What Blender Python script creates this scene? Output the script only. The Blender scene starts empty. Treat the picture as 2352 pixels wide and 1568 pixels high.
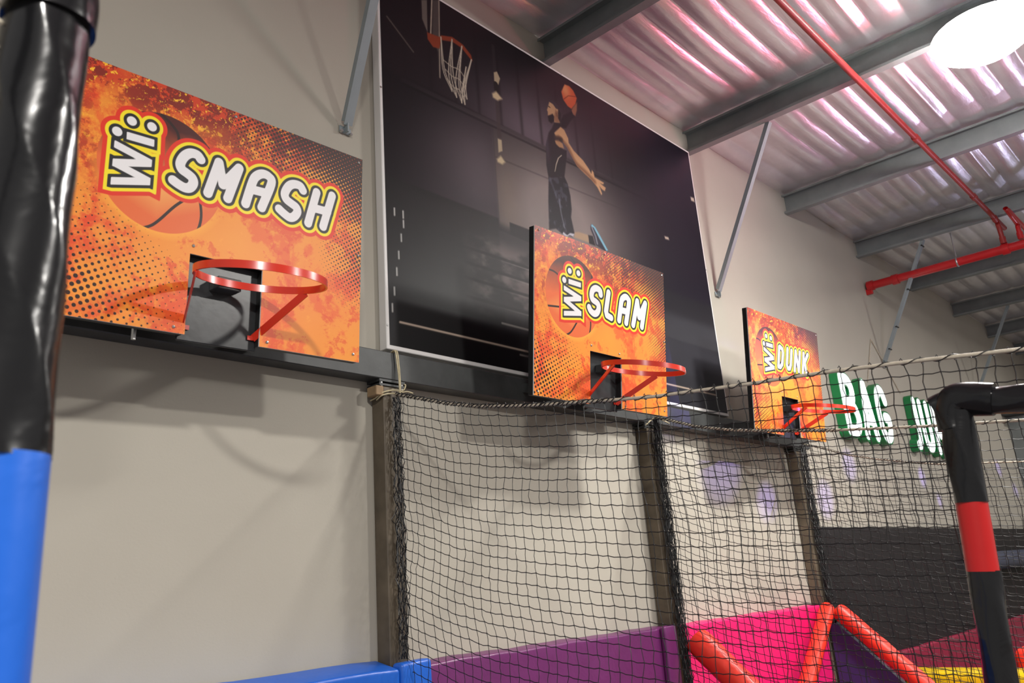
import bpy, bmesh, math, random
import numpy as np
from mathutils import Matrix, Vector

# ------------------------------------------------------------------ camera, world, lights, exposure
scn = bpy.context.scene
COL = scn.collection
rng = random.Random(7)
nrng = np.random.default_rng(11)
R = math.radians

PAN, TILT, ROLL = R(47.615), R(17.0), R(-4.31)
fw = Vector((math.sin(PAN) * math.cos(TILT), math.cos(PAN) * math.cos(TILT), math.sin(TILT)))
rt = Vector((math.cos(PAN), -math.sin(PAN), 0.0))
up = rt.cross(fw)
r2 = rt * math.cos(ROLL) + up * math.sin(ROLL)
u2 = -rt * math.sin(ROLL) + up * math.cos(ROLL)
cam_data = bpy.data.cameras.new('camera')
cam = bpy.data.objects.new('camera', cam_data)
COL.objects.link(cam)
cam.matrix_world = Matrix(((r2.x, u2.x, -fw.x, 0.0), (r2.y, u2.y, -fw.y, -3.0), (r2.z, u2.z, -fw.z, 1.7), (0, 0, 0, 1)))
cam_data.sensor_width = 36.0
cam_data.lens = 1868.0 / 2352.0 * 36.0
cam_data.clip_start = 0.05
cam_data.clip_end = 200
cam_data.dof.use_dof = True
cam_data.dof.focus_distance = 4.6
cam_data.dof.aperture_fstop = 5.0
scn.camera = cam

world = bpy.data.worlds.new('hall_ambient')
scn.world = world
world.use_nodes = True
wb = world.node_tree.nodes['Background']
wb.inputs['Color'].default_value = (1.0, 0.965, 0.945, 1)
wb.inputs['Strength'].default_value = 0.38

scn.view_settings.view_transform = 'Standard'
scn.view_settings.look = 'None'
scn.view_settings.gamma = 1.0
scn.view_settings.use_curve_mapping = False
scn.view_settings.exposure = 0.0


def light(name, kind, loc, energy, color=(1, 1, 1), target=None, **kw):
    d = bpy.data.lights.new(name, kind)
    d.energy = energy
    d.color = color
    for k, v in kw.items():
        setattr(d, k, v)
    o = bpy.data.objects.new(name, d)
    COL.objects.link(o)
    o.location = loc
    if target is not None:
        o.rotation_euler = (Vector(target) - Vector(loc)).to_track_quat('-Z', 'Y').to_euler()
    return o


# the high bay lamps of the hall: one hangs in view, the unseen others are placed and set as fill
LAMP = (5.58, -2.3, 4.985)
light('high_bay_light', 'SPOT', (LAMP[0], LAMP[1], LAMP[2] - 0.18), 520, (1.0, 0.965, 0.895), (LAMP[0], LAMP[1], 0),
      spot_size=R(156), spot_blend=0.7, shadow_soft_size=0.13)
for lx, ly, le in ((-1.2, -4.8, 370), (4.6, -6.4, 400), (10.5, -3.8, 130), (14.5, -2.6, 60)):
    light('high_bay_light', 'AREA', (lx, ly, 4.95), le, (1.0, 0.965, 0.91), (lx, ly, 0), shape='DISK', size=0.5)
# party lights of the hall: pink and pale blue washes thrown up onto the foil
for lx, ly, lz, le, col, tg, ss in ((8.4, -2.35, 2.1, 150, (1.0, 0.16, 0.24), (4.7, -1.1, 5.4), 66), (7.4, -2.1, 2.6, 80, (1.0, 0.16, 0.26), (4.3, -0.9, 5.4), 60),
                                    (9.6, -2.5, 2.2, 120, (1.0, 0.16, 0.28), (6.6, -1.5, 5.4), 50), (10.4, -2.9, 1.8, 150, (0.62, 0.72, 1.0), (6.0, -1.6, 5.4), 50),
                                    (12.5, -2.6, 2.4, 90, (0.72, 0.72, 1.0), (8.6, -1.6, 5.4), 50)):
    light('foil_wash_light', 'SPOT', (lx, ly, lz), le, col, tg, spot_size=R(ss), spot_blend=0.8, shadow_soft_size=0.12)
light('foil_wash_light', 'SPOT', (5.0, -4.5, 4.0), 70, (0.75, 0.66, 1.0), (8.0, -2.0, 5.4), spot_size=R(100), spot_blend=0.9, shadow_soft_size=0.3)  # unseen violet uplight, added to lighten the foil
# dots of a purple disco light on the wall
for tx, tz, sz, en in ((5.46, 2.46, 2.6, 120), (6.12, 2.22, 1.6, 150), (6.8, 2.25, 1.2, 90), (7.25, 2.28, 1.9, 150), (7.95, 2.62, 1.9, 110),
                       (10.05, 2.6, 1.4, 130), (10.5, 2.35, 1.0, 110), (13.6, 2.9, 1.2, 160), (14.3, 2.6, 1.0, 160), (5.85, 3.2, 3.4, 60), (5.0, 2.98, 3.6, 70)):
    light('disco_spot', 'SPOT', (9.4, -5.2, 4.3), en * 11.0, (0.34, 0.26, 1.0), (tx, 0, tz), spot_size=R(sz * 2), spot_blend=0.9, shadow_soft_size=0.02)


# ------------------------------------------------------------------ helpers
def lin(r, g, b):
    f = lambda c: (c / 255 / 12.92) if c / 255 <= 0.04045 else ((c / 255 + 0.055) / 1.055) ** 2.4
    return (f(r), f(g), f(b), 1.0)


class NT:
    """small helper to wire a material"""

    def __init__(self, name):
        self.m = bpy.data.materials.new(name)
        self.m.use_nodes = True
        self.t = self.m.node_tree
        self.b = self.t.nodes['Principled BSDF']

    def n(self, typ, **kw):
        x = self.t.nodes.new(typ)
        for k, v in kw.items():
            setattr(x, k, v)
        return x

    def put(self, sock, v):
        if isinstance(v, bpy.types.NodeSocket):
            self.t.links.new(v, sock)
        else:
            sock.default_value = v

    def math(self, op, a, b=0.0, c=0.0, clamp=False):
        x = self.n('ShaderNodeMath', operation=op, use_clamp=clamp)
        self.put(x.inputs[0], a)
        self.put(x.inputs[1], b)
        self.put(x.inputs[2], c)
        return x.outputs[0]

    def mix(self, f, a, b):
        x = self.n('ShaderNodeMix', data_type='RGBA')
        self.put(x.inputs[0], f)
        self.put(x.inputs[6], a)
        self.put(x.inputs[7], b)
        return x.outputs[2]

    def step(self, x, lo, hi):
        q = self.n('ShaderNodeMapRange', clamp=True)
        self.put(q.inputs['Value'], x)
        self.put(q.inputs['From Min'], lo)
        self.put(q.inputs['From Max'], hi)
        return q.outputs[0]

    def noise(self, scale, detail=4.0, rough=0.55, vec=None, dist=0.0):
        x = self.n('ShaderNodeTexNoise')
        x.inputs['Scale'].default_value = scale
        x.inputs['Detail'].default_value = detail
        x.inputs['Roughness'].default_value = rough
        x.inputs['Distortion'].default_value = dist
        self.put(x.inputs['Vector'], vec if vec is not None else self.obj())
        return x.outputs['Fac']

    def obj(self):
        if not hasattr(self, '_tc'):
            self._tc = self.n('ShaderNodeTexCoord')
        return self._tc.outputs['Object']

    def xyz(self):
        x = self.n('ShaderNodeSeparateXYZ')
        self.put(x.inputs[0], self.obj())
        return x.outputs

    def attr(self, name, out='Fac'):
        x = self.n('ShaderNodeAttribute', attribute_name=name)
        return x.outputs[out]

    def bump(self, h, strength=0.3, dist=0.01):
        x = self.n('ShaderNodeBump')
        x.inputs['Strength'].default_value = strength
        x.inputs['Distance'].default_value = dist
        self.put(x.inputs['Height'], h)
        self.t.links.new(x.outputs[0], self.b.inputs['Normal'])

    def set(self, **kw):
        for k, v in kw.items():
            self.put(self.b.inputs[k.replace('_', ' ')], v)
        return self


def simple(name, rgb, rough=0.5, metal=0.0, spec=0.5, var=0.0, scale=8.0, bump=0.0, bscale=40.0, coat=0.0):
    k = NT(name)
    c = lin(*rgb)
    if var:
        d = tuple(x * (1 - var) for x in c[:3]) + (1,)
        e = tuple(min(1, x * (1 + var)) for x in c[:3]) + (1,)
        k.set(Base_Color=k.mix(k.step(k.noise(scale, 5), 0.3, 0.7), d, e))
    else:
        k.set(Base_Color=c)
    k.set(Roughness=rough, Metallic=metal, Specular_IOR_Level=spec, Coat_Weight=coat, Coat_Roughness=0.12)
    if bump:
        k.bump(k.noise(bscale, 4), bump, 0.01)
    return k.m


class MB:
    """collects shapes and links them as ONE mesh object"""

    def __init__(self):
        self.v, self.f, self.mi, self.cur = [], [], [], 0

    def add(self, vs, fs):
        o = len(self.v)
        self.v += [tuple(x) for x in vs]
        self.f += [tuple(i + o for i in q) for q in fs]
        self.mi += [self.cur] * len(fs)
        return self

    def box(self, lo, hi, bev=0.0, seg=2, mat=None):
        bm = bmesh.new()
        bmesh.ops.create_cube(bm, size=1)
        s = [hi[i] - lo[i] for i in range(3)]
        for v in bm.verts:
            v.co = Vector([lo[i] + (v.co[i] + 0.5) * s[i] for i in range(3)])
        if bev:
            bmesh.ops.bevel(bm, geom=list(bm.edges), offset=bev, segments=seg, affect='EDGES', profile=0.6)
        if mat is not None:
            bm.transform(mat)
        bm.verts.ensure_lookup_table()
        self.add([v.co for v in bm.verts], [[v.index for v in f.verts] for f in bm.faces])
        bm.free()
        return self

    def tube(self, pts, rad, n=8, closed=False, caps=True, squash=None):
        pts = [Vector(p) for p in pts]
        rad = rad if isinstance(rad, (list, tuple)) else [rad] * len(pts)
        N = len(pts)
        rings = []
        ref = None
        for i, p in enumerate(pts):
            if closed:
                t = pts[(i + 1) % N] - pts[i - 1]
            else:
                t = pts[min(i + 1, N - 1)] - pts[max(i - 1, 0)]
            t.normalize()
            if ref is None:
                ref = Vector((0, 0, 1)) if abs(t.z) < 0.9 else Vector((1, 0, 0))
            a = (ref - t * ref.dot(t)).normalized()
            ref = a
            b = t.cross(a)
            rings.append([p + (a * math.cos(2 * math.pi * j / n) + b * math.sin(2 * math.pi * j / n)) * rad[i] for j in range(n)])
        vs = [q for r_ in rings for q in r_]
        fs = []
        for i in range(N if closed else N - 1):
            k = (i + 1) % N
            for j in range(n):
                fs.append((i * n + j, i * n + (j + 1) % n, k * n + (j + 1) % n, k * n + j))
        if caps and not closed:
            fs.append(tuple(range(n))[::-1])
            fs.append(tuple((N - 1) * n + j for j in range(n)))
        return self.add(vs, fs)

    def bar(self, a, b, w, t, side):
        """flat bar from a to b: width w along `side`, thickness t"""
        a, b, side = Vector(a), Vector(b), Vector(side)
        d = (b - a).normalized()
        s = (side - d * side.dot(d)).normalized() * w / 2
        q = d.cross(s).normalized() * t / 2
        vs = [p + s * i + q * j for p in (a, b) for i, j in ((-1, -1), (1, -1), (1, 1), (-1, 1))]
        return self.add(vs, [(0, 1, 2, 3)[::-1], (4, 5, 6, 7), (0, 1, 5, 4), (1, 2, 6, 5), (2, 3, 7, 6), (3, 0, 4, 7)])

    def prism(self, poly, ax, lo, hi):
        """polygon in the two other axes extruded along axis ax"""
        n = len(poly)
        mk = {0: lambda p, t: (t, p[0], p[1]), 1: lambda p, t: (p[0], t, p[1]), 2: lambda p, t: (p[0], p[1], t)}[ax]
        vs = [mk(p, lo) for p in poly] + [mk(p, hi) for p in poly]
        fs = [tuple(range(n))[::-1], tuple(range(n, 2 * n))] + [(i, (i + 1) % n, n + (i + 1) % n, n + i) for i in range(n)]
        return self.add(vs, fs)

    def ball(self, c, r, n=6, m=4, scale=(1, 1, 1)):
        vs, fs = [], []
        for i in range(m + 1):
            th = math.pi * i / m
            for j in range(n):
                ph = 2 * math.pi * j / n
                vs.append((c[0] + r * scale[0] * math.sin(th) * math.cos(ph), c[1] + r * scale[1] * math.sin(th) * math.sin(ph), c[2] + r * scale[2] * math.cos(th)))
        for i in range(m):
            for j in range(n):
                fs.append((i * n + j, (i + 1) * n + j, (i + 1) * n + (j + 1) % n, i * n + (j + 1) % n))
        return self.add(vs, fs)

    def build(self, name, mats, parent=None, smooth=None, fix=True):
        me = bpy.data.meshes.new(name)
        me.from_pydata(self.v, [], self.f)
        mats = mats if isinstance(mats, (list, tuple)) else [mats]
        for m in mats:
            me.materials.append(m)
        if len(mats) > 1:
            me.polygons.foreach_set('material_index', self.mi)
        if fix:
            bm = bmesh.new()
            bm.from_mesh(me)
            bmesh.ops.recalc_face_normals(bm, faces=bm.faces)
            bm.to_mesh(me)
            bm.free()
        if smooth:
            me.shade_smooth()
            me.set_sharp_from_angle(angle=R(smooth))
        me.update()
        o = bpy.data.objects.new(name, me)
        COL.objects.link(o)
        if parent is not None:
            o.parent = parent
        return o


def tag(o, label=None, cat=None, group=None, kind=None):
    for k, v in (('label', label), ('category', cat), ('group', group), ('kind', kind)):
        if v:
            o[k] = v
    return o


def thing(name, label, cat, loc=(0, 0, 0), group=None, mat=None):
    o = bpy.data.objects.new(name, None)
    o.empty_display_size = 0.1
    COL.objects.link(o)
    if mat is not None:
        o.matrix_world = mat
    else:
        o.location = loc
    return tag(o, label, cat, group)


def smoothline(pts, k=6):
    """Catmull-Rom through the points"""
    P = [np.array(p, float) for p in pts]
    P = [2 * P[0] - P[1]] + P + [2 * P[-1] - P[-2]]
    out = []
    for i in range(1, len(P) - 2):
        for j in range(k):
            t = j / k
            out.append(0.5 * ((2 * P[i]) + (-P[i - 1] + P[i + 1]) * t + (2 * P[i - 1] - 5 * P[i] + 4 * P[i + 1] - P[i + 2]) * t * t
                              + (-P[i - 1] + 3 * P[i] - 3 * P[i + 1] + P[i + 2]) * t ** 3))
    out.append(P[-2])
    return [tuple(float(x) for x in q) for q in out]


# ------------------------------------------------------------------ materials
def m_wall():
    k = NT('painted_plaster')
    n = k.noise(0.9, 4, 0.5)
    c = k.mix(k.step(n, 0.3, 0.7), lin(176, 170, 158), lin(184, 179, 167))
    k.set(Base_Color=c, Roughness=0.75, Specular_IOR_Level=0.25)
    k.bump(k.noise(90, 5, 0.6), 0.12, 0.004)
    return k.m


def m_vinyl(name, rgb, rough=0.22, bump=0.25, var=0.12):
    k = NT(name)
    c = lin(*rgb)
    d = tuple(x * (1 - var) for x in c[:3]) + (1,)
    k.set(Base_Color=k.mix(k.step(k.noise(5, 4), 0.35, 0.65), d, c), Roughness=rough, Specular_IOR_Level=0.5)
    k.bump(k.noise(9, 3, 0.5, dist=0.6), bump, 0.02)
    return k.m


def m_foil():
    k = NT('silver_roof_foil')
    n = k.noise(3.0, 5, 0.6)
    k.set(Base_Color=k.mix(k.step(n, 0.3, 0.7), (0.74, 0.715, 0.75, 1), (0.86, 0.835, 0.87, 1)), Metallic=0.72, Roughness=0.31)
    mp = k.n('ShaderNodeMapping')
    k.put(mp.inputs['Vector'], k.obj())
    mp.inputs['Scale'].default_value = (2.2, 9, 1)
    k.bump(k.noise(2.6, 4, 0.55, mp.outputs[0], 0.3), 0.10, 0.03)
    return k.m


WALL = m_wall()
FOIL = m_foil()
STEEL = simple('galvanised_grey_paint', (132, 138, 138), 0.5, 0.2, var=0.10, scale=6)
STEELB = simple('brace_grey_paint', (146, 156, 160), 0.5, 0.2, var=0.06, scale=6)
BLACKSTEEL = simple('black_painted_steel', (62, 64, 64), 0.42, 0.1, var=0.25, scale=7, bump=0.05)
POST = simple('dark_post_paint', (92, 82, 68), 0.5, 0.1, var=0.3, scale=9, bump=0.05)
BLACK = simple('flat_black_board', (26, 26, 27), 0.5, var=0.2)
RUBBER = simple('black_rubber_plate', (50, 52, 54), 0.30, var=0.35, scale=10, bump=0.05, bscale=10)
RED = simple('hoop_red_enamel', (214, 50, 28), 0.26, var=0.06, coat=0.3)
PIPE = simple('sprinkler_red_paint', (188, 24, 30), 0.32, var=0.1, coat=0.2)
BRANCH = simple('dull_red_pipe_paint', (150, 44, 40), 0.45, var=0.12)
WHITE = simple('white_edge', (226, 224, 222), 0.5)
CHROME = simple('zinc_bolt', (190, 190, 188), 0.3, 0.9)
NET = simple('black_net_twine', (22, 22, 24), 0.45, var=0.2)
CORD = simple('pale_net_cord', (186, 176, 158), 0.6, var=0.15, scale=60)
ROPE = simple('pale_tie_rope', (196, 184, 150), 0.6, var=0.15, scale=60)
TIMBER = simple('raw_timber_packer', (150, 124, 92), 0.7, var=0.2, scale=20)
VBLACK = m_vinyl('black_vinyl', (20, 20, 22), 0.2, 0.22, 0.3)
VBLUE = m_vinyl('blue_vinyl', (26, 98, 204), 0.36, 0.15, 0.06)
VRED = m_vinyl('red_vinyl', (190, 26, 26), 0.30, 0.06, 0.06)
VORANGE = m_vinyl('bright_red_vinyl', (236, 50, 30), 0.42, 0.15, 0.08)
VPURPLE = m_vinyl('purple_vinyl', (112, 44, 104), 0.36, 0.25, 0.12)
VPINK = m_vinyl('pink_vinyl', (236, 26, 112), 0.4, 0.12, 0.06)
VNAVY = m_vinyl('navy_vinyl', (52, 50, 104), 0.4, 0.12, 0.08)
VPLUM = m_vinyl('dark_plum_vinyl', (24, 19, 23), 0.6, 0.12, 0.1)
VGLOW = m_vinyl('crimson_glow_strip', (150, 24, 62), 0.45, 0.12, 0.1)
VROLL = m_vinyl('slate_blue_vinyl', (58, 66, 92), 0.35, 0.12, 0.1)
VYELLOW = m_vinyl('yellow_vinyl', (246, 206, 14), 0.34, 0.12, 0.06)
GREEN = simple('green_letter_return', (22, 122, 66), 0.35, var=0.06)
HOUSING = simple('lamp_housing_grey', (150, 150, 150), 0.4, 0.5)
FLOOR = simple('dark_trampoline_floor', (92, 84, 84), 0.6, var=0.2, scale=3)


def m_emit(name, col, strength, base=(0.8, 0.8, 0.8, 1)):
    k = NT(name)
    k.set(Base_Color=base, Emission_Color=col, Emission_Strength=strength, Roughness=0.4)
    return k.m


LENS = m_emit('lamp_lens', (1, 0.97, 0.93, 1), 105)
LETTER_FACE = m_emit('lit_letter_face', (0.88, 1.0, 0.97, 1), 2.2)

# ------------------------------------------------------------------ the setting
X0, X1 = -2.5, 17.6
Y1 = -8.5
ROOF = lambda y: 5.385 + 0.023 * y
mb = MB()
mb.box((X0, 0, 0), (X1, 0.2, 5.6))
tag(mb.build('wall_back', WALL), kind='structure')
mb = MB()
mb.box((X1, Y1, 0), (X1 + 0.2, 0.2, 5.6))
tag(mb.build('wall_right', WALL), kind='structure')
mb = MB()
mb.box((X0, Y1, -0.1), (X1, 0.0, 0))
tag(mb.build('floor', FLOOR), kind='structure')

PURX = [3.85 + 1.87 * k for k in range(-3, 8)]
xs = np.arange(X0, X1 + 0.01, 0.035)
ys = np.arange(Y1, 0.001, 0.0125)
GX, GY = np.meshgrid(xs, ys)
ph = (GX - PURX[0]) / 1.87
win = np.abs(np.sin(np.pi * ph)) ** 0.55
cell = np.floor(ph)
yy = GY + 0.012 * np.sin(GX * 1.3 + cell) + 0.004 * np.sin(GX * 3.1 + GY * 4)
per = 0.213
idx = np.floor(yy / per)
amp = 0.033 * (0.65 + 0.5 * np.abs(np.sin(idx * 12.9898 + cell * 4.1)))
bil = np.abs(np.sin(np.pi * yy / per)) ** 0.9
seam = np.exp(-((yy % 1.2 - 0.77) / 0.02) ** 2) * 0.012
ZZ = ROOF(GY) - win * (amp * bil + seam) - 0.012 * win
nx, ny = len(xs), len(ys)
V = np.stack([GX.ravel(), GY.ravel(), ZZ.ravel()], 1)
ii = np.arange(nx * ny).reshape(ny, nx)
F = np.stack([ii[:-1, :-1].ravel(), ii[1:, :-1].ravel(), ii[1:, 1:].ravel(), ii[:-1, 1:].ravel()], 1)


def grid_object(name, V, F, mats, parent=None, smooth=True, attrs=None, color=None):
    me = bpy.data.meshes.new(name)
    me.vertices.add(len(V))
    me.vertices.foreach_set('co', np.ascontiguousarray(V, dtype=np.float32).ravel())
    me.loops.add(F.size)
    me.loops.foreach_set('vertex_index', np.ascontiguousarray(F, dtype=np.int32).ravel())
    me.polygons.add(len(F))
    me.polygons.foreach_set('loop_start', np.arange(0, F.size, F.shape[1], dtype=np.int32))
    me.update(calc_edges=True)
    for k, v in (attrs or {}).items():
        a = me.attributes.new(k, 'FLOAT', 'POINT')
        a.data.foreach_set('value', np.ascontiguousarray(v, dtype=np.float32).ravel())
    if color is not None:
        a = me.attributes.new('print_color', 'FLOAT_COLOR', 'POINT')
        c4 = np.ones((len(V), 4), np.float32)
        c4[:, :3] = color
        a.data.foreach_set('color', c4.ravel())
    me.materials.append(mats)
    if smooth:
        me.shade_smooth()
    o = bpy.data.objects.new(name, me)
    COL.objects.link(o)
    if parent is not None:
        o.parent = parent
    return o


tag(grid_object('ceiling', V, F, FOIL), kind='structure')
mb = MB()
mb.box((X0, Y1, 5.46), (X1, 0.2, 5.52))
tag(mb.build('ceiling_sheet', STEEL), kind='structure')

# roof purlins: C sections, open towards the camera side
prof = [(-0.07, 0.185), (-0.07, 0.205), (0.0, 0.205), (0.0, 0.0), (-0.07, 0.0), (-0.07, 0.022), (-0.064, 0.022), (-0.064, 0.006),
        (-0.006, 0.006), (-0.006, 0.199), (-0.064, 0.199), (-0.064, 0.185)]
for k, px in enumerate(PURX):
    if k < 2:
        continue
    mb = MB()
    n = len(prof)
    vs = []
    for y in (-0.002, -8.4):
        vs += [(px + a, y, 5.15 + 0.023 * y + b) for a, b in prof]
    fs = [(i, (i + 1) % n, n + (i + 1) % n, n + i) for i in range(n)] + [(0, 1, 2, 9, 10, 11), (2, 3, 8, 9), (3, 4, 5, 6, 7, 8)]
    mb.add(vs, fs)
    o = mb.build('roof_purlin', STEEL)
    words = {2: 'grey steel roof purlin at the top of the brace over the mural left edge', 3: 'grey steel roof purlin meeting the wall above the middle of the mural top edge',
             4: 'grey steel roof purlin with the glowing lamp and the brace beside the mural', 5: 'grey steel roof purlin just beyond the glowing lamp',
             6: 'grey steel roof purlin from whose underside a brace drops behind the red main pipe', 7: 'grey steel roof purlin first beyond the red main pipe',
             8: 'grey steel roof purlin second beyond the red main pipe, with the farthest brace', 9: 'dim grey steel roof purlin third beyond the red main pipe',
             10: 'dim grey steel roof purlin last before the far end wall'}[k]
    tag(o, words, 'purlin', 'roof purlins')

# fly braces from the purlins down to the wall
for px, off, zt, label in ((1.98, 0.14, 3.98, 'grey steel brace slanting across the white left edge of the mural'),
                      (5.72, 0.07, 3.9, 'grey steel brace reaching the wall just right of the mural'),
                      (9.46, 0.03, 3.84, 'grey steel brace with black ties passing behind the red main pipe'),
                      (13.2, 0.03, 3.9, 'pale grey steel brace farthest away near the end wall')):
    t = thing('roof_brace', label, 'brace', (px + 0.03, -0.01, zt), 'roof braces')
    mb = MB()
    top = Vector((0.0, -0.72, 5.14 - zt))
    bot = Vector((off, -0.02, 0.02))
    mb.bar(bot, top, 0.048, 0.006, (1, 0, 0))
    d = (top - bot).normalized()
    mb.bar(bot + Vector((-0.021, 0.014, 0)) + d * 0.02, top + Vector((-0.021, 0.014, 0)), 0.006, 0.034, (1, 0, 0))
    mb.build('angle_bar', STEELB, t)
    mb = MB()
    mb.box((off - 0.035, 0.0, -0.02), (off + 0.035, 0.008, 0.02), 0.002, 1)
    mb.box((off - 0.008, -0.03, -0.02), (off + 0.0, 0.0, 0.03))
    mb.build('wall_cleat', STEELB, t)
    for bx in (off - 0.028, off + 0.028):
        mb = MB()
        mb.tube([(bx, -0.012, -0.015), (bx, 0.004, -0.015)], 0.008, 6)
        mb.build('bolt', CHROME, t)
    if px > 9 and px < 10:
        for s in (0.12, 0.3, 0.6, 0.95):
            p = bot.lerp(top, s)
            mb = MB()
            mb.box((-0.042, -0.008, -0.005), (0.042, 0.008, 0.005), mat=Matrix.Translation(p + Vector((0.0, -0.004, 0))))
            mb.build('cable_tie', BLACK, t)

# pipes
def pipe_thing(name, label, pts, r, clamps, paint=PIPE):
    t = thing(name, label, 'pipe', pts[0])
    o = Vector(pts[0])
    P = [Vector(p) - o for p in pts]
    mb = MB()
    mb.tube(P, r, 14)
    mb.build('pipe', paint, t, 50)
    for c, ax in clamps:
        c = Vector(c) - o
        mb = MB()
        a = Vector(ax).normalized() * 0.035
        mb.tube([c - a, c - a * 0.98, c + a * 0.98, c + a], [r * 1.05, r * 1.28, r * 1.28, r * 1.05], 14)
        mb.build('coupling', paint, t, 40)
    return t


main = pipe_thing('sprinkler_main_pipe', 'thick red main pipe running out from the wall under the purlins',
                  [(9.5, -0.02, 4.80), (9.5, -4.0, 4.72)], 0.047, [((9.5, -0.06, 4.80), (0, 1, 0)), ((9.5, -0.34, 4.79), (0, 1, 0)), ((9.5, -1.47, 4.77), (0, 1, 0))])
mb = MB()
mb.box((-0.02, -0.05, -0.10), (0.02, 0.03, -0.03), 0.006)
mb.build('end_cap', PIPE, main)
mb = MB()
for yh in (-0.98,):
    mb.tube([(0, yh, 0.05), (0, yh, 0.33)], 0.007, 6)
    mb.tube([(0.05 * math.cos(a), yh, 0.052 * math.sin(a) - 0.015) for a in [2 * math.pi * i / 14 for i in range(14)]], 0.009, 6, closed=True)
mb.build('hanger', CHROME, main)
bz, by = 5.09, -1.47
pipe_thing('sprinkler_branch_pipe', 'thin red pipe crossing under the purlins and dropping to the main pipe',
           smoothline([(-1.0, by, bz), (3, by, bz), (9.3, by, bz), (9.42, by, bz - 0.03), (9.47, by, bz - 0.12), (9.49, by, 4.83)], 4), 0.024,
           [((6.9, by, bz), (1, 0, 0)), ((8.6, by, bz), (1, 0, 0)), ((9.36, by, bz - 0.01), (1, 0, -0.3)), ((9.49, by, 4.868), (0, 0, 1))], BRANCH)
pipe_thing('sprinkler_branch_pipe', 'thin red pipe continuing beyond the main pipe towards the far wall',
           smoothline([(9.50, by - 0.16, 4.825), (9.52, by - 0.16, 5.0), (9.7, by - 0.16, 5.07), (17.4, by - 0.16, 5.07)], 5), 0.024, [((9.505, by - 0.16, 4.87), (0, 0, 1))])

# high bay lamp
t = thing('high_bay_lamp', 'round high bay lamp glowing white under the roof at upper right', 'lamp', LAMP)
mb = MB()
mb.tube([(0, 0, 0.095), (0, 0, 0.085), (0, 0, 0.05), (0, 0, 0.0)], [0.06, 0.16, 0.24, 0.31], 28)
mb.build('housing', HOUSING, t, 40)
vs, fs = [], []
mb = MB()
mb.tube([(0, 0, 0.0), (0, 0, -0.02), (0, 0, -0.07), (0, 0, -0.12), (0, 0, -0.15), (0, 0, -0.16)], [0.315, 0.32, 0.29, 0.22, 0.12, 0.02], 28)
mb.build('lens', LENS, t, 60)
mb = MB()
mb.tube([(0, 0, 0.09), (0.08, 0, 0.108)], 0.008, 6)
mb.build('suspension_hook', CHROME, t)

# ------------------------------------------------------------------ beam, posts
t = thing('support_beam', 'long dark steel beam running along the wall under the backboards', 'beam', (-2.4, -0.05, 2.68))
mb = MB()
mb.box((0.0, -0.05, 0.0), (9.28, 0.045, 0.135), 0.004, 1)
mb.build('box_section', BLACKSTEEL, t)
POSTX = [2.28, 4.41, 6.6]
for px, lab in zip(POSTX, ('dark steel post under the beam beside the blue wall pad, leftmost of the row', 'dark steel post between the purple pad and the pink pad',
                           'dark steel post at the right end of the beam behind the red padded tubes')):
    t = thing('support_post', lab, 'post', (px + 0.05, -0.05, 0), 'posts carrying the beam')
    mb = MB()
    mb.box((-0.05, -0.045, 0), (0.05, 0.045, 2.648), 0.004, 1)
    mb.build('box_section', POST, t)
    mb = MB()
    mb.box((-0.075, -0.05, 2.648), (0.075, 0.045, 2.658))
    mb.box((-0.075, -0.05, 2.668), (0.075, 0.045, 2.679))
    mb.build('top_plate', BLACKSTEEL, t)
    for bx in (-0.06, 0.06):
        mb = MB()
        mb.tube([(bx, -0.04, 2.64), (bx, -0.04, 2.675)], 0.008, 6)
        mb.build('bolt', CHROME, t)
mb = MB()
mb.box((2.235, -0.10, 2.60), (2.279, -0.03, 2.645), 0.003, 1, Matrix.Rotation(0.0, 4, 'Y'))
tag(mb.build('timber_packer', TIMBER), 'small raw timber block wedged at the top of the leftmost post', 'block')

# ------------------------------------------------------------------ mural
MX0, MX1, MZ0, MZ1, MY = 2.335, 5.60, 2.845, 5.12, -0.06


def polymask(U, W, poly, soft=0.004):
    """antialiased polygon mask (even-odd with distance falloff)"""
    P = np.array(poly)
    lo, hi = P.min(0) - 3 * soft, P.max(0) + 3 * soft
    sel = (U >= lo[0]) & (U <= hi[0]) & (W >= lo[1]) & (W <= hi[1])
    out = np.zeros(U.shape)
    if not sel.any():
        return out
    u, w = U[sel], W[sel]
    inside = np.zeros(u.shape, bool)
    dist = np.full(u.shape, 9.0)
    n = len(P)
    for i in range(n):
        a, b = P[i], P[(i + 1) % n]
        c = ((a[1] > w) != (b[1] > w))
        xx = a[0] + (w - a[1]) * (b[0] - a[0]) / ((b[1] - a[1]) if abs(b[1] - a[1]) > 1e-9 else 1e-9)
        inside ^= c & (u < xx)
        ab = b - a
        t_ = np.clip(((u - a[0]) * ab[0] + (w - a[1]) * ab[1]) / max(ab @ ab, 1e-12), 0, 1)
        dist = np.minimum(dist, np.hypot(u - a[0] - t_ * ab[0], w - a[1] - t_ * ab[1]))
    sd = np.where(inside, dist, -dist)
    out[sel] = np.clip(0.5 + sd / (2 * soft), 0, 1)
    return out


def linemask(U, W, pts, r, soft=0.003):
    d = np.full(U.shape, 9.0)
    for a, b in zip(pts[:-1], pts[1:]):
        ab = (b[0] - a[0], b[1] - a[1])
        L2 = max(ab[0] ** 2 + ab[1] ** 2, 1e-12)
        t_ = np.clip(((U - a[0]) * ab[0] + (W - a[1]) * ab[1]) / L2, 0, 1)
        d = np.minimum(d, np.hypot(U - a[0] - t_ * ab[0], W - a[1] - t_ * ab[1]))
    return np.clip(0.5 + (r - d) / (2 * soft), 0, 1)


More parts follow.
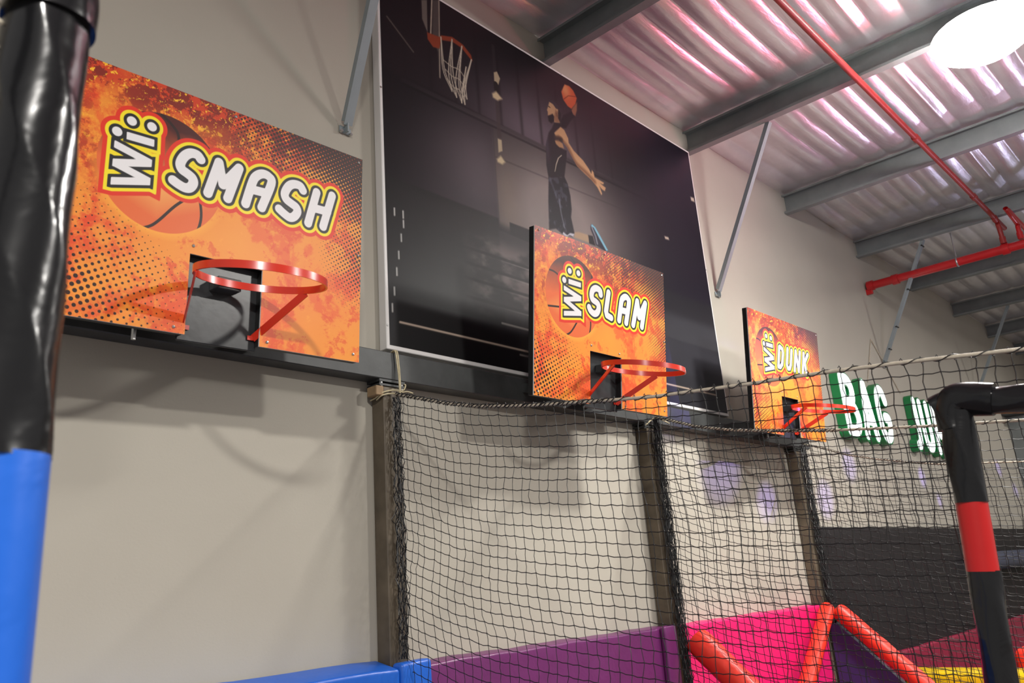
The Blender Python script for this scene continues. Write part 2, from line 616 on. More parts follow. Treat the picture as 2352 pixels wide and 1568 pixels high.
def vnoise(U, W, s, seed, octv=4):
    out = np.zeros(U.shape)
    g = np.random.default_rng(seed)
    a = 1.0
    tot = 0
    for o in range(octv):
        N = 64
        T = g.random((N, N))
        x, y = U * s, W * s
        xi, yi = np.floor(x).astype(int), np.floor(y).astype(int)
        fx, fy = x - xi, y - yi
        fx, fy = fx * fx * (3 - 2 * fx), fy * fy * (3 - 2 * fy)
        out += a * ((T[xi % N, yi % N] * (1 - fx) + T[(xi + 1) % N, yi % N] * fx) * (1 - fy) + (T[xi % N, (yi + 1) % N] * (1 - fx) + T[(xi + 1) % N, (yi + 1) % N] * fx) * fy)
        tot += a
        a *= 0.5
        s *= 2
    return out / tot


PL = {
 'ball': [(3.962, 5.039), (3.915, 4.96), (3.927, 4.904), (3.97, 4.869), (4.012, 4.864), (4.063, 4.922), (4.088, 4.982), (4.055, 5.031), (4.014, 5.049)],
 'sleeve': [(3.878, 4.721), (3.915, 4.776), (4.008, 4.841), (4.041, 4.814), (3.984, 4.756), (3.925, 4.675), (3.876, 4.665)],
 'wrist': [(4.01, 4.85), (4.026, 4.879), (4.086, 4.949), (4.072, 4.876), (4.048, 4.822), (4.024, 4.825)],
 'face': [(3.77, 4.817), (3.751, 4.771), (3.736, 4.74), (3.743, 4.73), (3.741, 4.699), (3.798, 4.727), (3.803, 4.673), (3.862, 4.689), (3.869, 4.8), (3.836, 4.795), (3.805, 4.82)],
 'band': [(3.771, 4.82), (3.798, 4.841), (3.848, 4.839), (3.868, 4.817), (3.86, 4.798), (3.836, 4.795), (3.81, 4.814)],
 'beard': [(3.741, 4.695), (3.794, 4.734), (3.806, 4.718), (3.801, 4.681), (3.771, 4.652), (3.744, 4.658)],
 'hair': [(3.861, 4.81), (3.885, 4.772), (3.869, 4.696), (3.85, 4.723)],
 'torso': [(3.802, 4.669), (3.875, 4.694), (3.876, 4.665), (3.798, 4.6), (3.788, 4.562), (3.808, 4.503), (3.87, 4.492), (3.905, 4.497), (3.896, 4.435), (3.851, 4.278), (3.686, 4.213), (3.677, 4.306), (3.69, 4.458), (3.732, 4.565), (3.772, 4.615)],
 'arm': [(3.791, 4.588), (3.865, 4.664), (3.904, 4.654), (3.938, 4.603), (3.939, 4.569), (3.986, 4.527), (4.082, 4.486), (4.142, 4.438), (4.16, 4.412), (4.171, 4.444), (4.189, 4.433), (4.195, 4.396), (4.3, 4.389), (4.289, 4.372), (4.256, 4.369), (4.315, 4.354), (4.299, 4.323), (4.268, 4.326), (4.242, 4.343), (4.263, 4.29), (4.251, 4.277), (4.214, 4.325), (4.155, 4.361), (4.085, 4.384), (4.005, 4.415), (3.955, 4.473), (3.915, 4.526), (3.883, 4.548), (3.857, 4.568), (3.805, 4.56)],
 'side': [(3.789, 4.529), (3.826, 4.553), (3.87, 4.535), (3.88, 4.504), (3.83, 4.494), (3.797, 4.507)],
 'stripe': [(3.754, 4.285), (3.776, 4.35), (3.804, 4.405), (3.846, 4.443), (3.849, 4.439), (3.812, 4.404), (3.783, 4.348), (3.76, 4.287)],
 'shorts': [(3.687, 4.218), (3.852, 4.282), (3.88, 4.239), (3.896, 4.154), (3.894, 4.056), (3.879, 3.996), (3.898, 3.89), (3.876, 3.856), (3.774, 3.847), (3.711, 3.868), (3.643, 3.841), (3.662, 4.047)],
 'shleg': [(3.741, 4.088), (3.775, 4.091), (3.797, 3.932), (3.881, 3.973), (3.89, 3.88), (3.774, 3.847), (3.745, 3.956)],
 'trim': [(3.782, 3.865), (3.819, 3.852), (3.856, 3.878), (3.896, 3.882), (3.882, 3.858), (3.848, 3.86), (3.811, 3.838), (3.774, 3.847)],
 'leg': [(3.898, 3.894), (3.947, 3.91), (4.047, 3.916), (4.086, 3.903), (4.056, 3.863), (3.893, 3.857)],
 'sock': [(4.047, 3.916), (4.096, 3.922), (4.115, 3.858), (4.049, 3.857)],
 'shoe': [(4.083, 3.991), (4.101, 4.013), (4.138, 3.999), (4.185, 3.947), (4.256, 3.86), (4.217, 3.847), (4.122, 3.864), (4.107, 3.917), (4.081, 3.967)],
 'sole': [(4.101, 4.013), (4.138, 3.999), (4.185, 3.947), (4.256, 3.86), (4.233, 3.852), (4.169, 3.926), (4.119, 3.99), (4.089, 3.993)],
 'glassL': [(2.66, 5.025), (2.703, 5.049), (2.696, 4.815), (2.659, 4.893)],
 'glassR': [(2.747, 5.074), (2.805, 5.106), (2.771, 4.553), (2.77, 4.722), (2.732, 4.801)],
 'rim': [(2.691, 4.818), (2.789, 4.835), (2.802, 4.853), (2.892, 4.888), (2.981, 4.877), (3.044, 4.834), (3.057, 4.795), (3.041, 4.799), (2.966, 4.847), (2.89, 4.853), (2.8, 4.819), (2.783, 4.751), (2.734, 4.737), (2.694, 4.771)],
 'lampA': [(3.239, 4.801), (3.268, 4.821), (3.293, 4.78), (3.273, 4.726), (3.236, 4.703)],
 'discA': [(3.209, 4.635), (3.247, 4.668), (3.3, 4.635), (3.255, 4.604), (3.214, 4.609)],
 'stem': [(3.233, 4.595), (3.269, 4.604), (3.264, 4.342), (3.227, 4.338)],
 'discB': [(3.208, 4.18), (3.245, 4.215), (3.281, 4.185), (3.253, 4.159), (3.213, 4.161)],
 'lampB': [(3.229, 4.328), (3.263, 4.33), (3.263, 4.254), (3.226, 4.23)],
 'darkbox': [(3.277, 3.783), (3.62, 3.786), (3.62, 3.69), (3.275, 3.703)],
 'spotA': [(5.512, 4.671), (5.564, 4.676), (5.569, 4.639), (5.515, 4.636)],
 'spotB': [(5.018, 4.181), (5.073, 4.186), (5.079, 4.165), (5.024, 4.159)],
}


def paint_mural(U, W):
    C = np.zeros(U.shape + (3,))

    def base(rgb):
        C[:] = rgb

    def over(mask, rgb):
        C[:] = C * (1 - mask[..., None]) + np.array(rgb, float) * mask[..., None]

    S = lambda x, a, b: np.clip((x - a) / (b - a), 0, 1) ** 2 * (3 - 2 * np.clip((x - a) / (b - a), 0, 1))
    base((30, 25, 30))
    # pale back wall of the pictured hall, brightest in the middle
    glow = np.exp(-(((U - 3.75) / 0.75) ** 2 + ((W - 3.95) / 0.55) ** 2))
    wallm = S(W, 3.70, 3.78)
    over(np.clip(glow * 1.15, 0, 1) * wallm * S(U, 3.17, 3.2), (142, 132, 129))
    glow2 = np.exp(-(((U - 3.05) / 0.42) ** 2 + ((W - 4.05) / 0.4) ** 2))
    over(glow2 * (1 - S(U, 3.18, 3.195)) * wallm * 0.85, (106, 96, 102))
    over(np.exp(-(((U - 3.27) / 0.12) ** 2 + ((W - 3.9) / 0.3) ** 2)) * wallm * S(U, 3.185, 3.2) * 0.35, (150, 132, 112))
    # corrugated cladding above the rail
    upm = S(W, 4.43, 4.45) * np.exp(-(((U - 3.6) / 0.6) ** 2 + ((W - 4.5) / 0.32) ** 2))
    rib = 1 - 0.65 * np.exp(-(((U + 0.05) % 0.19 - 0.095) / 0.014) ** 2)
    over(S(W, 4.40, 4.44), (38, 31, 36))
    over(upm * rib, (104, 93, 102))
    rail = (linemask(U, W, [(2.5, 4.40), (5.5, 4.47)], 0.020) * np.exp(-((U - 3.5) / 0.8) ** 2))
    over(rail * 0.8, (78, 70, 74))
    over(linemask(U, W, [(2.5, 4.385), (5.5, 4.44)], 0.008) * 0.7, (26, 21, 24))
    over(linemask(U, W, [(3.2, 4.19), (4.9, 4.26)], 0.006) * 0.35, (60, 54, 56))
    # dark right side with a violet cast
    rs = S(U, 4.35, 5.1)
    over(rs * 0.82, (38, 33, 46))
    over(linemask(U, W, [(4.95, 3.0), (4.93, 4.6)], 0.035, 0.03) * 0.5, (34, 30, 38))
    # court: black upper left, charcoal middle, black floor
    over((1 - S(W, 3.772, 3.79)) * (1 - S(U, 3.178, 3.188)), (34, 32, 33))
    over((1 - S(W, 3.70, 3.712)) * S(U, 3.17, 3.19), (52, 47, 50))
    lamp_sheen = np.exp(-(((U - 2.75) / 0.55) ** 2 + ((W - 3.14) / 0.36) ** 2)) * (1 - S(W, 3.72, 3.78))
    over(lamp_sheen * 0.9, (78, 80, 80))  # grey glow: sheen of the lamp painted into the print
    bm_ = S(U, 2.85, 3.05) * (1 - S(U, 3.9, 4.4)) * (1 - S(W, 3.55, 3.68)) * S(W, 3.13, 3.22)
    bn = vnoise(U, W * 1.6, 7, 3)
    over(bm_ * S(bn, 0.35, 0.7) * 0.8, (128, 116, 114))
    over(bm_ * (1 - S(bn, 0.3, 0.55)) * 0.6, (44, 40, 42))
    for zb in (3.525, 3.432, 3.342, 3.232):
        over(linemask(U, W, [(2.88, zb), (4.6, zb)], 0.009) * S(U, 2.85, 3.0) * 0.8, (30, 26, 28))
        over(linemask(U, W, [(2.9, zb - 0.013), (4.6, zb - 0.013)], 0.003) * S(U, 3.1, 3.35) * 0.6, (150, 142, 140))
    over((1 - S(U, 4.55, 4.3)) * 0 + S(U, 4.35, 4.6) * (1 - S(W, 3.70, 3.76)), (40, 38, 44))
    over((1 - S(W, 3.075, 3.125)) * S(U, 2.38, 2.42), (16, 15, 17))
    over(S(U, 4.5, 4.9) * (1 - S(W, 3.5, 3.6)) * 0.75, (66, 66, 72))
    for z0, u0_, u1_, c in ((2.994, 2.42, 5.45, (176, 160, 146)), (3.128, 3.15, 4.3, (150, 144, 140)), (2.965, 3.28, 3.4, (120, 112, 108))):
        over(linemask(U, W, [(u0_, z0), (u1_, z0)], 0.006), c)
    over((1 - S(U, 2.36, 2.40)) * (1 - S(W, 3.08, 3.1)) * 0.5, (60, 60, 64))
    for a in ((2.407, 3.586), (2.464, 3.587), (2.464, 3.534), (2.446, 3.452), (2.426, 3.352), (2.410, 3.258), (2.391, 3.15), (2.375, 3.06)):
        over(linemask(U, W, [(a[0], a[1] - 0.02), (a[0], a[1] + 0.02)], 0.004), (210, 208, 204))
    # hanging fixtures, hoop and net of the picture
    over(polymask(U, W, PL['stem']) * 0.7, (70, 60, 60))
    over(linemask(U, W, [(3.25, 5.0), (3.25, 4.75)], 0.014) * 0.7, (64, 56, 60))
    for q in ('lampA', 'lampB'):
        over(polymask(U, W, PL[q]), (186, 172, 146))
    over(linemask(U, W, [(3.25, 4.72), (3.25, 4.68)], 0.02), (44, 38, 38))
    for q in ('discA', 'discB'):
        over(polymask(U, W, PL[q], 0.008), (208, 192, 158))
    over(linemask(U, W, [(2.40, 4.77), (2.58, 4.63)], 0.006) * 0.6, (130, 122, 112))
    over(polymask(U, W, PL['glassL']), (120, 112, 106))
    over(polymask(U, W, PL['glassR'], 0.006) * 0.8, (104, 96, 92))
    over(linemask(U, W, [(2.745, 5.1), (2.72, 4.82)], 0.005), (186, 176, 160))
    over(linemask(U, W, [(2.80, 5.1), (2.775, 4.55)], 0.004), (170, 160, 146))
    over(polymask(U, W, PL['rim']), (150, 74, 50))
    rim = [(2.80, 4.84), (2.89, 4.868), (2.97, 4.86), (3.045, 4.80), (2.995, 4.725)]
    low = [(2.865, 4.50), (2.90, 4.475), (2.94, 4.455), (2.965, 4.455), (2.985, 4.50)]
    for i in range(5):
        for j in (-1, 0, 1):
            if 0 <= i + j < 5:
                mid = ((rim[i][0] + low[i + j][0]) / 2 - 0.03, (rim[i][1] + low[i + j][1]) / 2 - 0.05)
                over(linemask(U, W, smoothline([rim[i], mid, low[i + j]], 5), 0.0035), (206, 198, 180))
    for f_ in (0.45, 0.62, 0.8):
        over(linemask(U, W, smoothline([(r_[0] * (1 - f_) + l_[0] * f_ - 0.02, r_[1] * (1 - f_) + l_[1] * f_ - 0.02 * (k_ % 2)) for k_, (r_, l_) in enumerate(zip(rim, low))], 4), 0.003), (196, 188, 170))
    # the player
    PB = PL
    over(polymask(U, W, PB['darkbox']), (26, 23, 27))
    over(polymask(U, W, PB['sleeve'], 0.006), (24, 20, 24))
    over(polymask(U, W, PB['ball'], 0.006), (196, 98, 66))
    bc = np.exp(-(((U - 3.96) / 0.05) ** 2 + ((W - 5.0) / 0.06) ** 2)) * polymask(U, W, PB['ball'])
    over(bc * 0.75, (222, 168, 120))
    over(linemask(U, W, [(3.925, 4.90), (3.99, 4.96), (4.075, 4.99)], 0.003) * polymask(U, W, PB['ball']) * 0.7, (104, 46, 34))
    over(polymask(U, W, PB['wrist'], 0.006), (150, 104, 82))
    over(polymask(U, W, PB['leg'], 0.006), (176, 152, 126))
    over(polymask(U, W, PB['face'], 0.005), (186, 152, 118))
    over(polymask(U, W, [(3.805, 4.72), (3.83, 4.78), (3.865, 4.77), (3.86, 4.69), (3.81, 4.68)], 0.006) * 0.6, (120, 84, 66))
    over(polymask(U, W, PB['hair'], 0.006), (30, 24, 28))
    over(polymask(U, W, PB['band'], 0.005), (62, 54, 62))
    over(polymask(U, W, PB['beard'], 0.006), (22, 17, 20))
    over(linemask(U, W, [(3.758, 4.777), (3.772, 4.775)], 0.004), (40, 30, 30))
    over(linemask(U, W, [(3.835, 4.755), (3.838, 4.735)], 0.006) * 0.7, (110, 74, 60))
    over(polymask(U, W, PB['torso'], 0.006), (27, 23, 29))
    over(np.exp(-((U - 3.70) / 0.025) ** 2) * polymask(U, W, PB['torso']) * S(W, 4.25, 4.45) * 0.55, (86, 78, 96))
    over(polymask(U, W, PB['side'], 0.006), (178, 140, 104))
    over(polymask(U, W, PB['arm'], 0.005), (196, 158, 120))
    over(linemask(U, W, smoothline([(3.84, 4.57), (3.92, 4.53), (3.99, 4.44), (4.10, 4.40), (4.19, 4.36)], 5), 0.016, 0.014) * polymask(U, W, PB['arm']) * 0.75, (120, 82, 60))
    over(linemask(U, W, [(3.80, 4.555), (3.86, 4.565)], 0.018, 0.01) * 0.8, (56, 40, 34))
    over(polymask(U, W, PB['stripe'], 0.003), (206, 196, 176))
    over(polymask(U, W, PB['shorts'], 0.006), (25, 23, 31))
    sn = vnoise(U * 1.3, W, 22, 9, 3)
    over(polymask(U, W, PB['shorts']) * S(sn, 0.56, 0.75) * 0.6, (86, 88, 104))
    over(linemask(U, W, smoothline([(3.775, 4.09), (3.78, 4.0), (3.80, 3.90)], 5), 0.006, 0.006) * 0.8, (128, 130, 140))
    over(linemask(U, W, smoothline([(3.70, 4.22), (3.73, 4.15), (3.75, 4.10)], 5), 0.008, 0.008) * 0.6, (96, 98, 112))
    over(polymask(U, W, PB['trim']), (196, 196, 204))
    over(polymask(U, W, PB['sock'], 0.005), (26, 24, 28))
    over(polymask(U, W, PB['shoe'], 0.005), (52, 52, 66))
    over(linemask(U, W, [(4.10, 3.985), (4.13, 3.93), (4.14, 3.88)], 0.008) * 0.7, (170, 172, 180))
    over(polymask(U, W, PB['sole'], 0.004), (136, 190, 210))
    for q in ('spotA', 'spotB'):
        over(polymask(U, W, PL[q], 0.008), (196, 184, 168))
    C[:] *= (0.94 + 0.12 * vnoise(U, W, 3, 5, 5))[..., None]
    return np.clip(C, 0, 255)


mural = thing('mural_panel', 'large dark wall mural of a leaping basketball player in black, white edged', 'mural', (MX0, MY, MZ0))
us = np.arange(0.018, MX1 - MX0 - 0.015, 0.005)
ws = np.arange(0.022, MZ1 - MZ0 - 0.015, 0.005)
GU, GW = np.meshgrid(us, ws)
img = paint_mural(GU + MX0, GW + MZ0) / 255
img = np.where(img <= 0.04045, img / 12.92, ((img + 0.055) / 1.055) ** 2.4)
img = img ** 1.12 * 0.92
nx, ny = len(us), len(ws)
ii = np.arange(nx * ny).reshape(ny, nx)
F = np.stack([ii[:-1, :-1].ravel(), ii[:-1, 1:].ravel(), ii[1:, 1:].ravel(), ii[1:, :-1].ravel()], 1)
V = np.stack([GU.ravel(), np.full(nx * ny, -0.0015), GW.ravel()], 1)
k = NT('mural_print')
k.set(Base_Color=k.attr('print_color', 'Color'), Roughness=0.5, Specular_IOR_Level=0.16)
grid_object('print', V, F, k.m, mural, color=np.clip(img.reshape(-1, 3), 0, 0.95))
mb = MB()
mb.box((0, 0, 0), (MX1 - MX0, 0.055, MZ1 - MZ0), 0.003, 1)
mb.build('white_panel', WHITE, mural)
for a in ((0.008, 0.12), (0.008, 1.45), (1.6, MZ1 - MZ0 - 0.008), (MX1 - MX0 - 0.008, 1.2)):
    mb = MB()
    mb.tube([(a[0], -0.003, a[1]), (a[0], 0.002, a[1])], 0.006, 8)
    mb.build('screw', CHROME, mural)

# ------------------------------------------------------------------ backboards
BW, BH, NA, NB, NH = 1.1651, 0.8871, 0.4439, 0.7230, 0.2906
ART = {
 'SMASH': dict(r=0.0175, W=[(0.1626, 0.475), (0.2881, 0.5111), (0.1654, 0.5415), (0.2884, 0.5783), (0.1702, 0.6063)], i=[(0.199, 0.6515), (0.2916, 0.6547)],
   dots=[(0.1676, 0.6548), (0.2114, 0.7094), (0.2793, 0.7132)], ball=(0.329, 0.558, 0.2175),
   word=[
   ('c', [(0.4591, 0.6508), (0.4454, 0.6641), (0.42, 0.6621), (0.3983, 0.6413), (0.3867, 0.611), (0.3935, 0.5913), (0.4128, 0.5822), (0.4325, 0.5709), (0.4379, 0.5528), (0.4267, 0.5318), (0.4084, 0.5261), (0.3853, 0.532), (0.3654, 0.5409)]),
   ('l', [(0.4936, 0.531), (0.5284, 0.6627), (0.5481, 0.5804), (0.6077, 0.6659), (0.5697, 0.5327)]),
   ('c', [(0.6404, 0.5331), (0.6636, 0.6256), (0.6787, 0.6562), (0.7042, 0.6738), (0.7312, 0.6706), (0.7422, 0.6454), (0.7063, 0.5359)]), ('l', [(0.6604, 0.5967), (0.7272, 0.6006)]),
   ('c', [(0.881, 0.6592), (0.8673, 0.6747), (0.8389, 0.6732), (0.8166, 0.6565), (0.8014, 0.623), (0.8088, 0.6012), (0.8296, 0.5905), (0.853, 0.5804), (0.8598, 0.5631), (0.8469, 0.5403), (0.827, 0.53), (0.8015, 0.5395), (0.7795, 0.5522)]),
   ('l', [(0.9442, 0.671), (0.9094, 0.5286)]), ('l', [(1.0178, 0.6782), (0.9785, 0.5326)]), ('l', [(0.928, 0.5995), (0.9981, 0.6022)])]),
 'SLAM': dict(r=0.0185, W=[(0.2285, 0.4584), (0.368, 0.4825), (0.2314, 0.535), (0.3717, 0.5647), (0.2316, 0.597)], i=[(0.2671, 0.6413), (0.3697, 0.6409)],
   dots=[(0.2318, 0.641), (0.2767, 0.7009), (0.3495, 0.7041)], ball=(0.305, 0.565, 0.222),
   word=[
   ('c', [(0.5413, 0.6235), (0.5346, 0.6451), (0.5022, 0.6518), (0.4727, 0.6361), (0.4607, 0.6071), (0.469, 0.5822), (0.498, 0.5728), (0.5183, 0.5616), (0.5208, 0.5354), (0.5057, 0.5118), (0.4794, 0.5031), (0.4507, 0.5147), (0.4383, 0.531)]),
   ('l', [(0.6128, 0.6496), (0.5874, 0.5366), (0.5948, 0.5149), (0.6339, 0.5067)]),
   ('c', [(0.7065, 0.5063), (0.7308, 0.6185), (0.7493, 0.6459), (0.7751, 0.657), (0.7972, 0.6475), (0.8029, 0.6247), (0.7736, 0.5026)]), ('l', [(0.7188, 0.569), (0.7916, 0.5709)]),
   ('l', [(0.8409, 0.5026), (0.8853, 0.6529), (0.9017, 0.5593), (0.9654, 0.6544), (0.9262, 0.5055)])]),
 'DUNK': dict(r=0.0158, W=[(0.2144, 0.4597), (0.3552, 0.492), (0.2165, 0.5335), (0.3619, 0.5633), (0.2239, 0.6129)], i=[(0.258, 0.654), (0.360, 0.655)],
   dots=[(0.2211, 0.6539), (0.2649, 0.7173), (0.3391, 0.7127)], ball=(0.300, 0.568, 0.222),
   word=[
   ('l', [(0.465, 0.6635), (0.428, 0.5108), (0.4609, 0.5109), (0.4938, 0.5377), (0.523, 0.6273), (0.5136, 0.6575), (0.4774, 0.6699)]),
   ('l', [(0.605, 0.6716), (0.5717, 0.5441), (0.5865, 0.5168), (0.6165, 0.5209), (0.6398, 0.5536), (0.6715, 0.668)]),
   ('l', [(0.6997, 0.5163), (0.7427, 0.6742), (0.7709, 0.5212), (0.8163, 0.6761)]),
   ('l', [(0.8421, 0.5191), (0.8847, 0.677)]), ('l', [(0.9552, 0.678), (0.8895, 0.6072), (0.909, 0.5163)])]),
}


def segdist(U, W, pts):
    d = np.full(U.shape, 9.0)
    for a, b in zip(pts[:-1], pts[1:]):
        ab = (b[0] - a[0], b[1] - a[1])
        L2 = max(ab[0] ** 2 + ab[1] ** 2, 1e-12)
        t_ = np.clip(((U - a[0]) * ab[0] + (W - a[1]) * ab[1]) / L2, 0, 1)
        d = np.minimum(d, np.hypot(U - a[0] - t_ * ab[0], W - a[1] - t_ * ab[1]))
    return d


def infline(U, W, a, b):
    ab = (b[0] - a[0], b[1] - a[1])
    L = math.hypot(*ab)
    return np.abs(((U - a[0]) * -ab[1] + (W - a[1]) * ab[0]) / L), ((U - a[0]) * ab[0] + (W - a[1]) * ab[1]) / L, L


def text_sdf(U, W, A):
    d = np.full(U.shape, 9.0)
    for kind, pts in A['word']:
        d = np.minimum(d, segdist(U, W, smoothline(pts, 5) if kind == 'c' else pts) - A['r'])
    lo = min(p[0] for p in A['W']) - 0.0005
    hi = max(p[0] for p in A['W']) + 0.0005
    w = np.full(U.shape, 9.0)
    for a, b in zip(A['W'][:-1], A['W'][1:]):
        q, s, L = infline(U, W, a, b)
        w = np.minimum(w, np.maximum(q - 0.0128, np.maximum(-s - 0.03, s - L - 0.03)))
    vlo, vhi = A['W'][0][1] - 0.013, A['W'][4][1] + 0.014
    w = np.maximum(w, np.maximum(lo - U, U - hi))
    w = np.maximum(w, np.maximum(vlo + (U - lo) * 0.03 - W, W - vhi))
    q, s, L = infline(U, W, A['i'][0], A['i'][1])
    w = np.minimum(w, np.maximum(q - 0.0135, np.maximum(-s, s - L)))
    for p in A['dots']:
        w = np.minimum(w, np.hypot(U - p[0], W - p[1]) - 0.0165)
    return np.minimum(d, w)


SEAMS = [[(-0.19, 0.107), (-0.156, 0.105), (-0.12, 0.092), (-0.08, 0.06)], [(-0.21, -0.09), (-0.10, -0.077), (-0.03, -0.07)],
         [(0.10, -0.06), (0.05, -0.11), (0.0, -0.175), (-0.03, -0.205), (-0.07, -0.225)], [(0.13, -0.03), (0.145, -0.11), (0.14, -0.165), (0.12, -0.21)],
         [(-0.02, 0.214), (0.02, 0.186), (0.045, 0.15), (0.05, 0.05)], [(0.16, 0.157), (0.15, 0.12), (0.10, 0.07), (0.09, 0.0)]]


def lines(n, a, b):
    return list(np.linspace(a, b, max(2, int(round((b - a) / n)) + 1)))


def board_material():
    k = NT('orange_backboard_print')
    X = k.xyz()
    u, v = X[0], X[2]
    obj = k.obj()
    nA = k.noise(4.2, 9, 0.66, dist=0.3)
    nB = k.noise(11, 8, 0.70, dist=0.2)
    nC = k.noise(30, 6, 0.72, dist=0.3)
    nD = k.noise(2.1, 3, 0.5)
    col = k.mix(k.step(nD, 0.35, 0.65), lin(243, 154, 54), lin(241, 140, 54))
    # red-orange patches and freckles
    col = k.mix(k.math('MULTIPLY', k.step(nA, 0.52, 0.56), 0.75), col, lin(232, 92, 44))
    col = k.mix(k.math('MULTIPLY', k.step(k.math('ADD', nB, k.math('MULTIPLY', nA, 0.5)), 0.80, 0.83), 0.65), col, lin(226, 78, 40))
    col = k.mix(k.math('MULTIPLY', k.step(k.math('ADD', nC, k.math('MULTIPLY', nB, 0.4)), 0.80, 0.83), 0.5), col, lin(248, 160, 60))
    # left edge: more red
    lm = k.math('MULTIPLY', k.step(u, 0.30, 0.0), k.step(nB, 0.47, 0.53))
    col = k.mix(k.math('MULTIPLY', lm, 0.75), col, lin(226, 58, 34))
    # scratched band along the top, running down behind the word
    g = k.attr('grunge')
    gn = k.math('ADD', nC, k.math('MULTIPLY', nA, 0.35))
    col = k.mix(k.math('MULTIPLY', g, k.step(k.math('ADD', gn, k.math('MULTIPLY', g, 0.12)), 0.68, 0.70)), col, lin(206, 66, 36))
    gd = k.math('ADD', nB, k.math('MULTIPLY', nC, 0.45))
    col = k.mix(k.math('MULTIPLY', g, k.step(k.math('ADD', gd, k.math('MULTIPLY', g, 0.10)), 0.79, 0.81)), col, lin(132, 42, 32))
    nE = k.noise(42, 5, 0.7, dist=0.5)
    col = k.mix(k.math('MULTIPLY', g, k.step(k.math('ADD', nE, k.math('MULTIPLY', nA, -0.25)), 0.46, 0.48)), col, lin(252, 190, 54))
    # halftone dots: coarse at lower left, fine at right
    for rot, pitch, attr, rgb in ((0.5, 0.0212, 'dots_coarse', (44, 26, 22)), (0.62, 0.0150, 'dots_fine', (58, 38, 36))):
        c, s = math.cos(rot), math.sin(rot)
        a = k.math('MULTIPLY', k.math('ADD', k.math('MULTIPLY', u, c), k.math('MULTIPLY', v, s)), 1 / pitch)
        b = k.math('MULTIPLY', k.math('SUBTRACT', k.math('MULTIPLY', v, c), k.math('MULTIPLY', u, s)), 1 / pitch)
        fa = k.math('SUBTRACT', k.math('FRACT', a), 0.5)
        fb = k.math('SUBTRACT', k.math('FRACT', b), 0.5)
        d = k.math('SQRT', k.math('ADD', k.math('MULTIPLY', fa, fa), k.math('MULTIPLY', fb, fb)))
        col = k.mix(k.step(k.math('SUBTRACT', k.attr(attr), d), -0.03, 0.03), col, lin(*rgb))
    # basketball
    bd = k.attr('ball_distance')
    bv = k.attr('ball_height')
    bu = k.attr('ball_across')
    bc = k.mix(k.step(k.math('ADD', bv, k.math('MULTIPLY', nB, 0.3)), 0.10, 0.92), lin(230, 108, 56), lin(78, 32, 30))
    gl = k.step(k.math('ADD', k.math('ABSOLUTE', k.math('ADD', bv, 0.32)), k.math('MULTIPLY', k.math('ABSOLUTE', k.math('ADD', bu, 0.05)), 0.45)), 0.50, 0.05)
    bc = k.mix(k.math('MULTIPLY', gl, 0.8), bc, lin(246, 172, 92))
    bc = k.mix(k.step(k.attr('seam_distance'), 0.0058, 0.0044), bc, lin(48, 30, 28))
    col = k.mix(k.math('MULTIPLY', k.step(bd, 0.03, 0.0), k.step(bv, 0.2, -0.8)), col, lin(250, 168, 62))
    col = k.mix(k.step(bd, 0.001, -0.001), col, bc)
    # lettering: red, yellow and black outlines around white
    s = k.attr('letter_distance')
    e = 0.0012
    for th, rgb in ((0.0375, (226, 54, 34)), (0.0225, (248, 226, 40)), (0.0112, (34, 34, 38)), (0.0, (236, 234, 236))):
        col = k.mix(k.step(s, th + e, th - e), col, lin(*rgb))
    k.set(Base_Color=col, Roughness=0.38, Specular_IOR_Level=0.35)
    return k.m


BOARD = board_material()
YB = -0.42
POSES = {'SMASH': (0.7381, 2.6051, 0.0756, 0.0137, 0.0012), 'SLAM': (2.9562, 2.6153, 0.1206, 0.0046, 0.0164), 'DUNK': (5.2602, 2.6431, 0.1017, 0.0058, 0.0085)}
HOOPTILT = {'SMASH': (0.03, -0.222, 0.186), 'SLAM': (-0.010, -0.224, 0.198), 'DUNK': (-0.008, -0.20, 0.200)}
BLAB = {'SMASH': 'largest orange backboard reading SMASH, left of the mural', 'SLAM': 'orange backboard reading SLAM hanging in front of the mural',
        'DUNK': 'smallest orange backboard reading DUNK, right of the mural'}


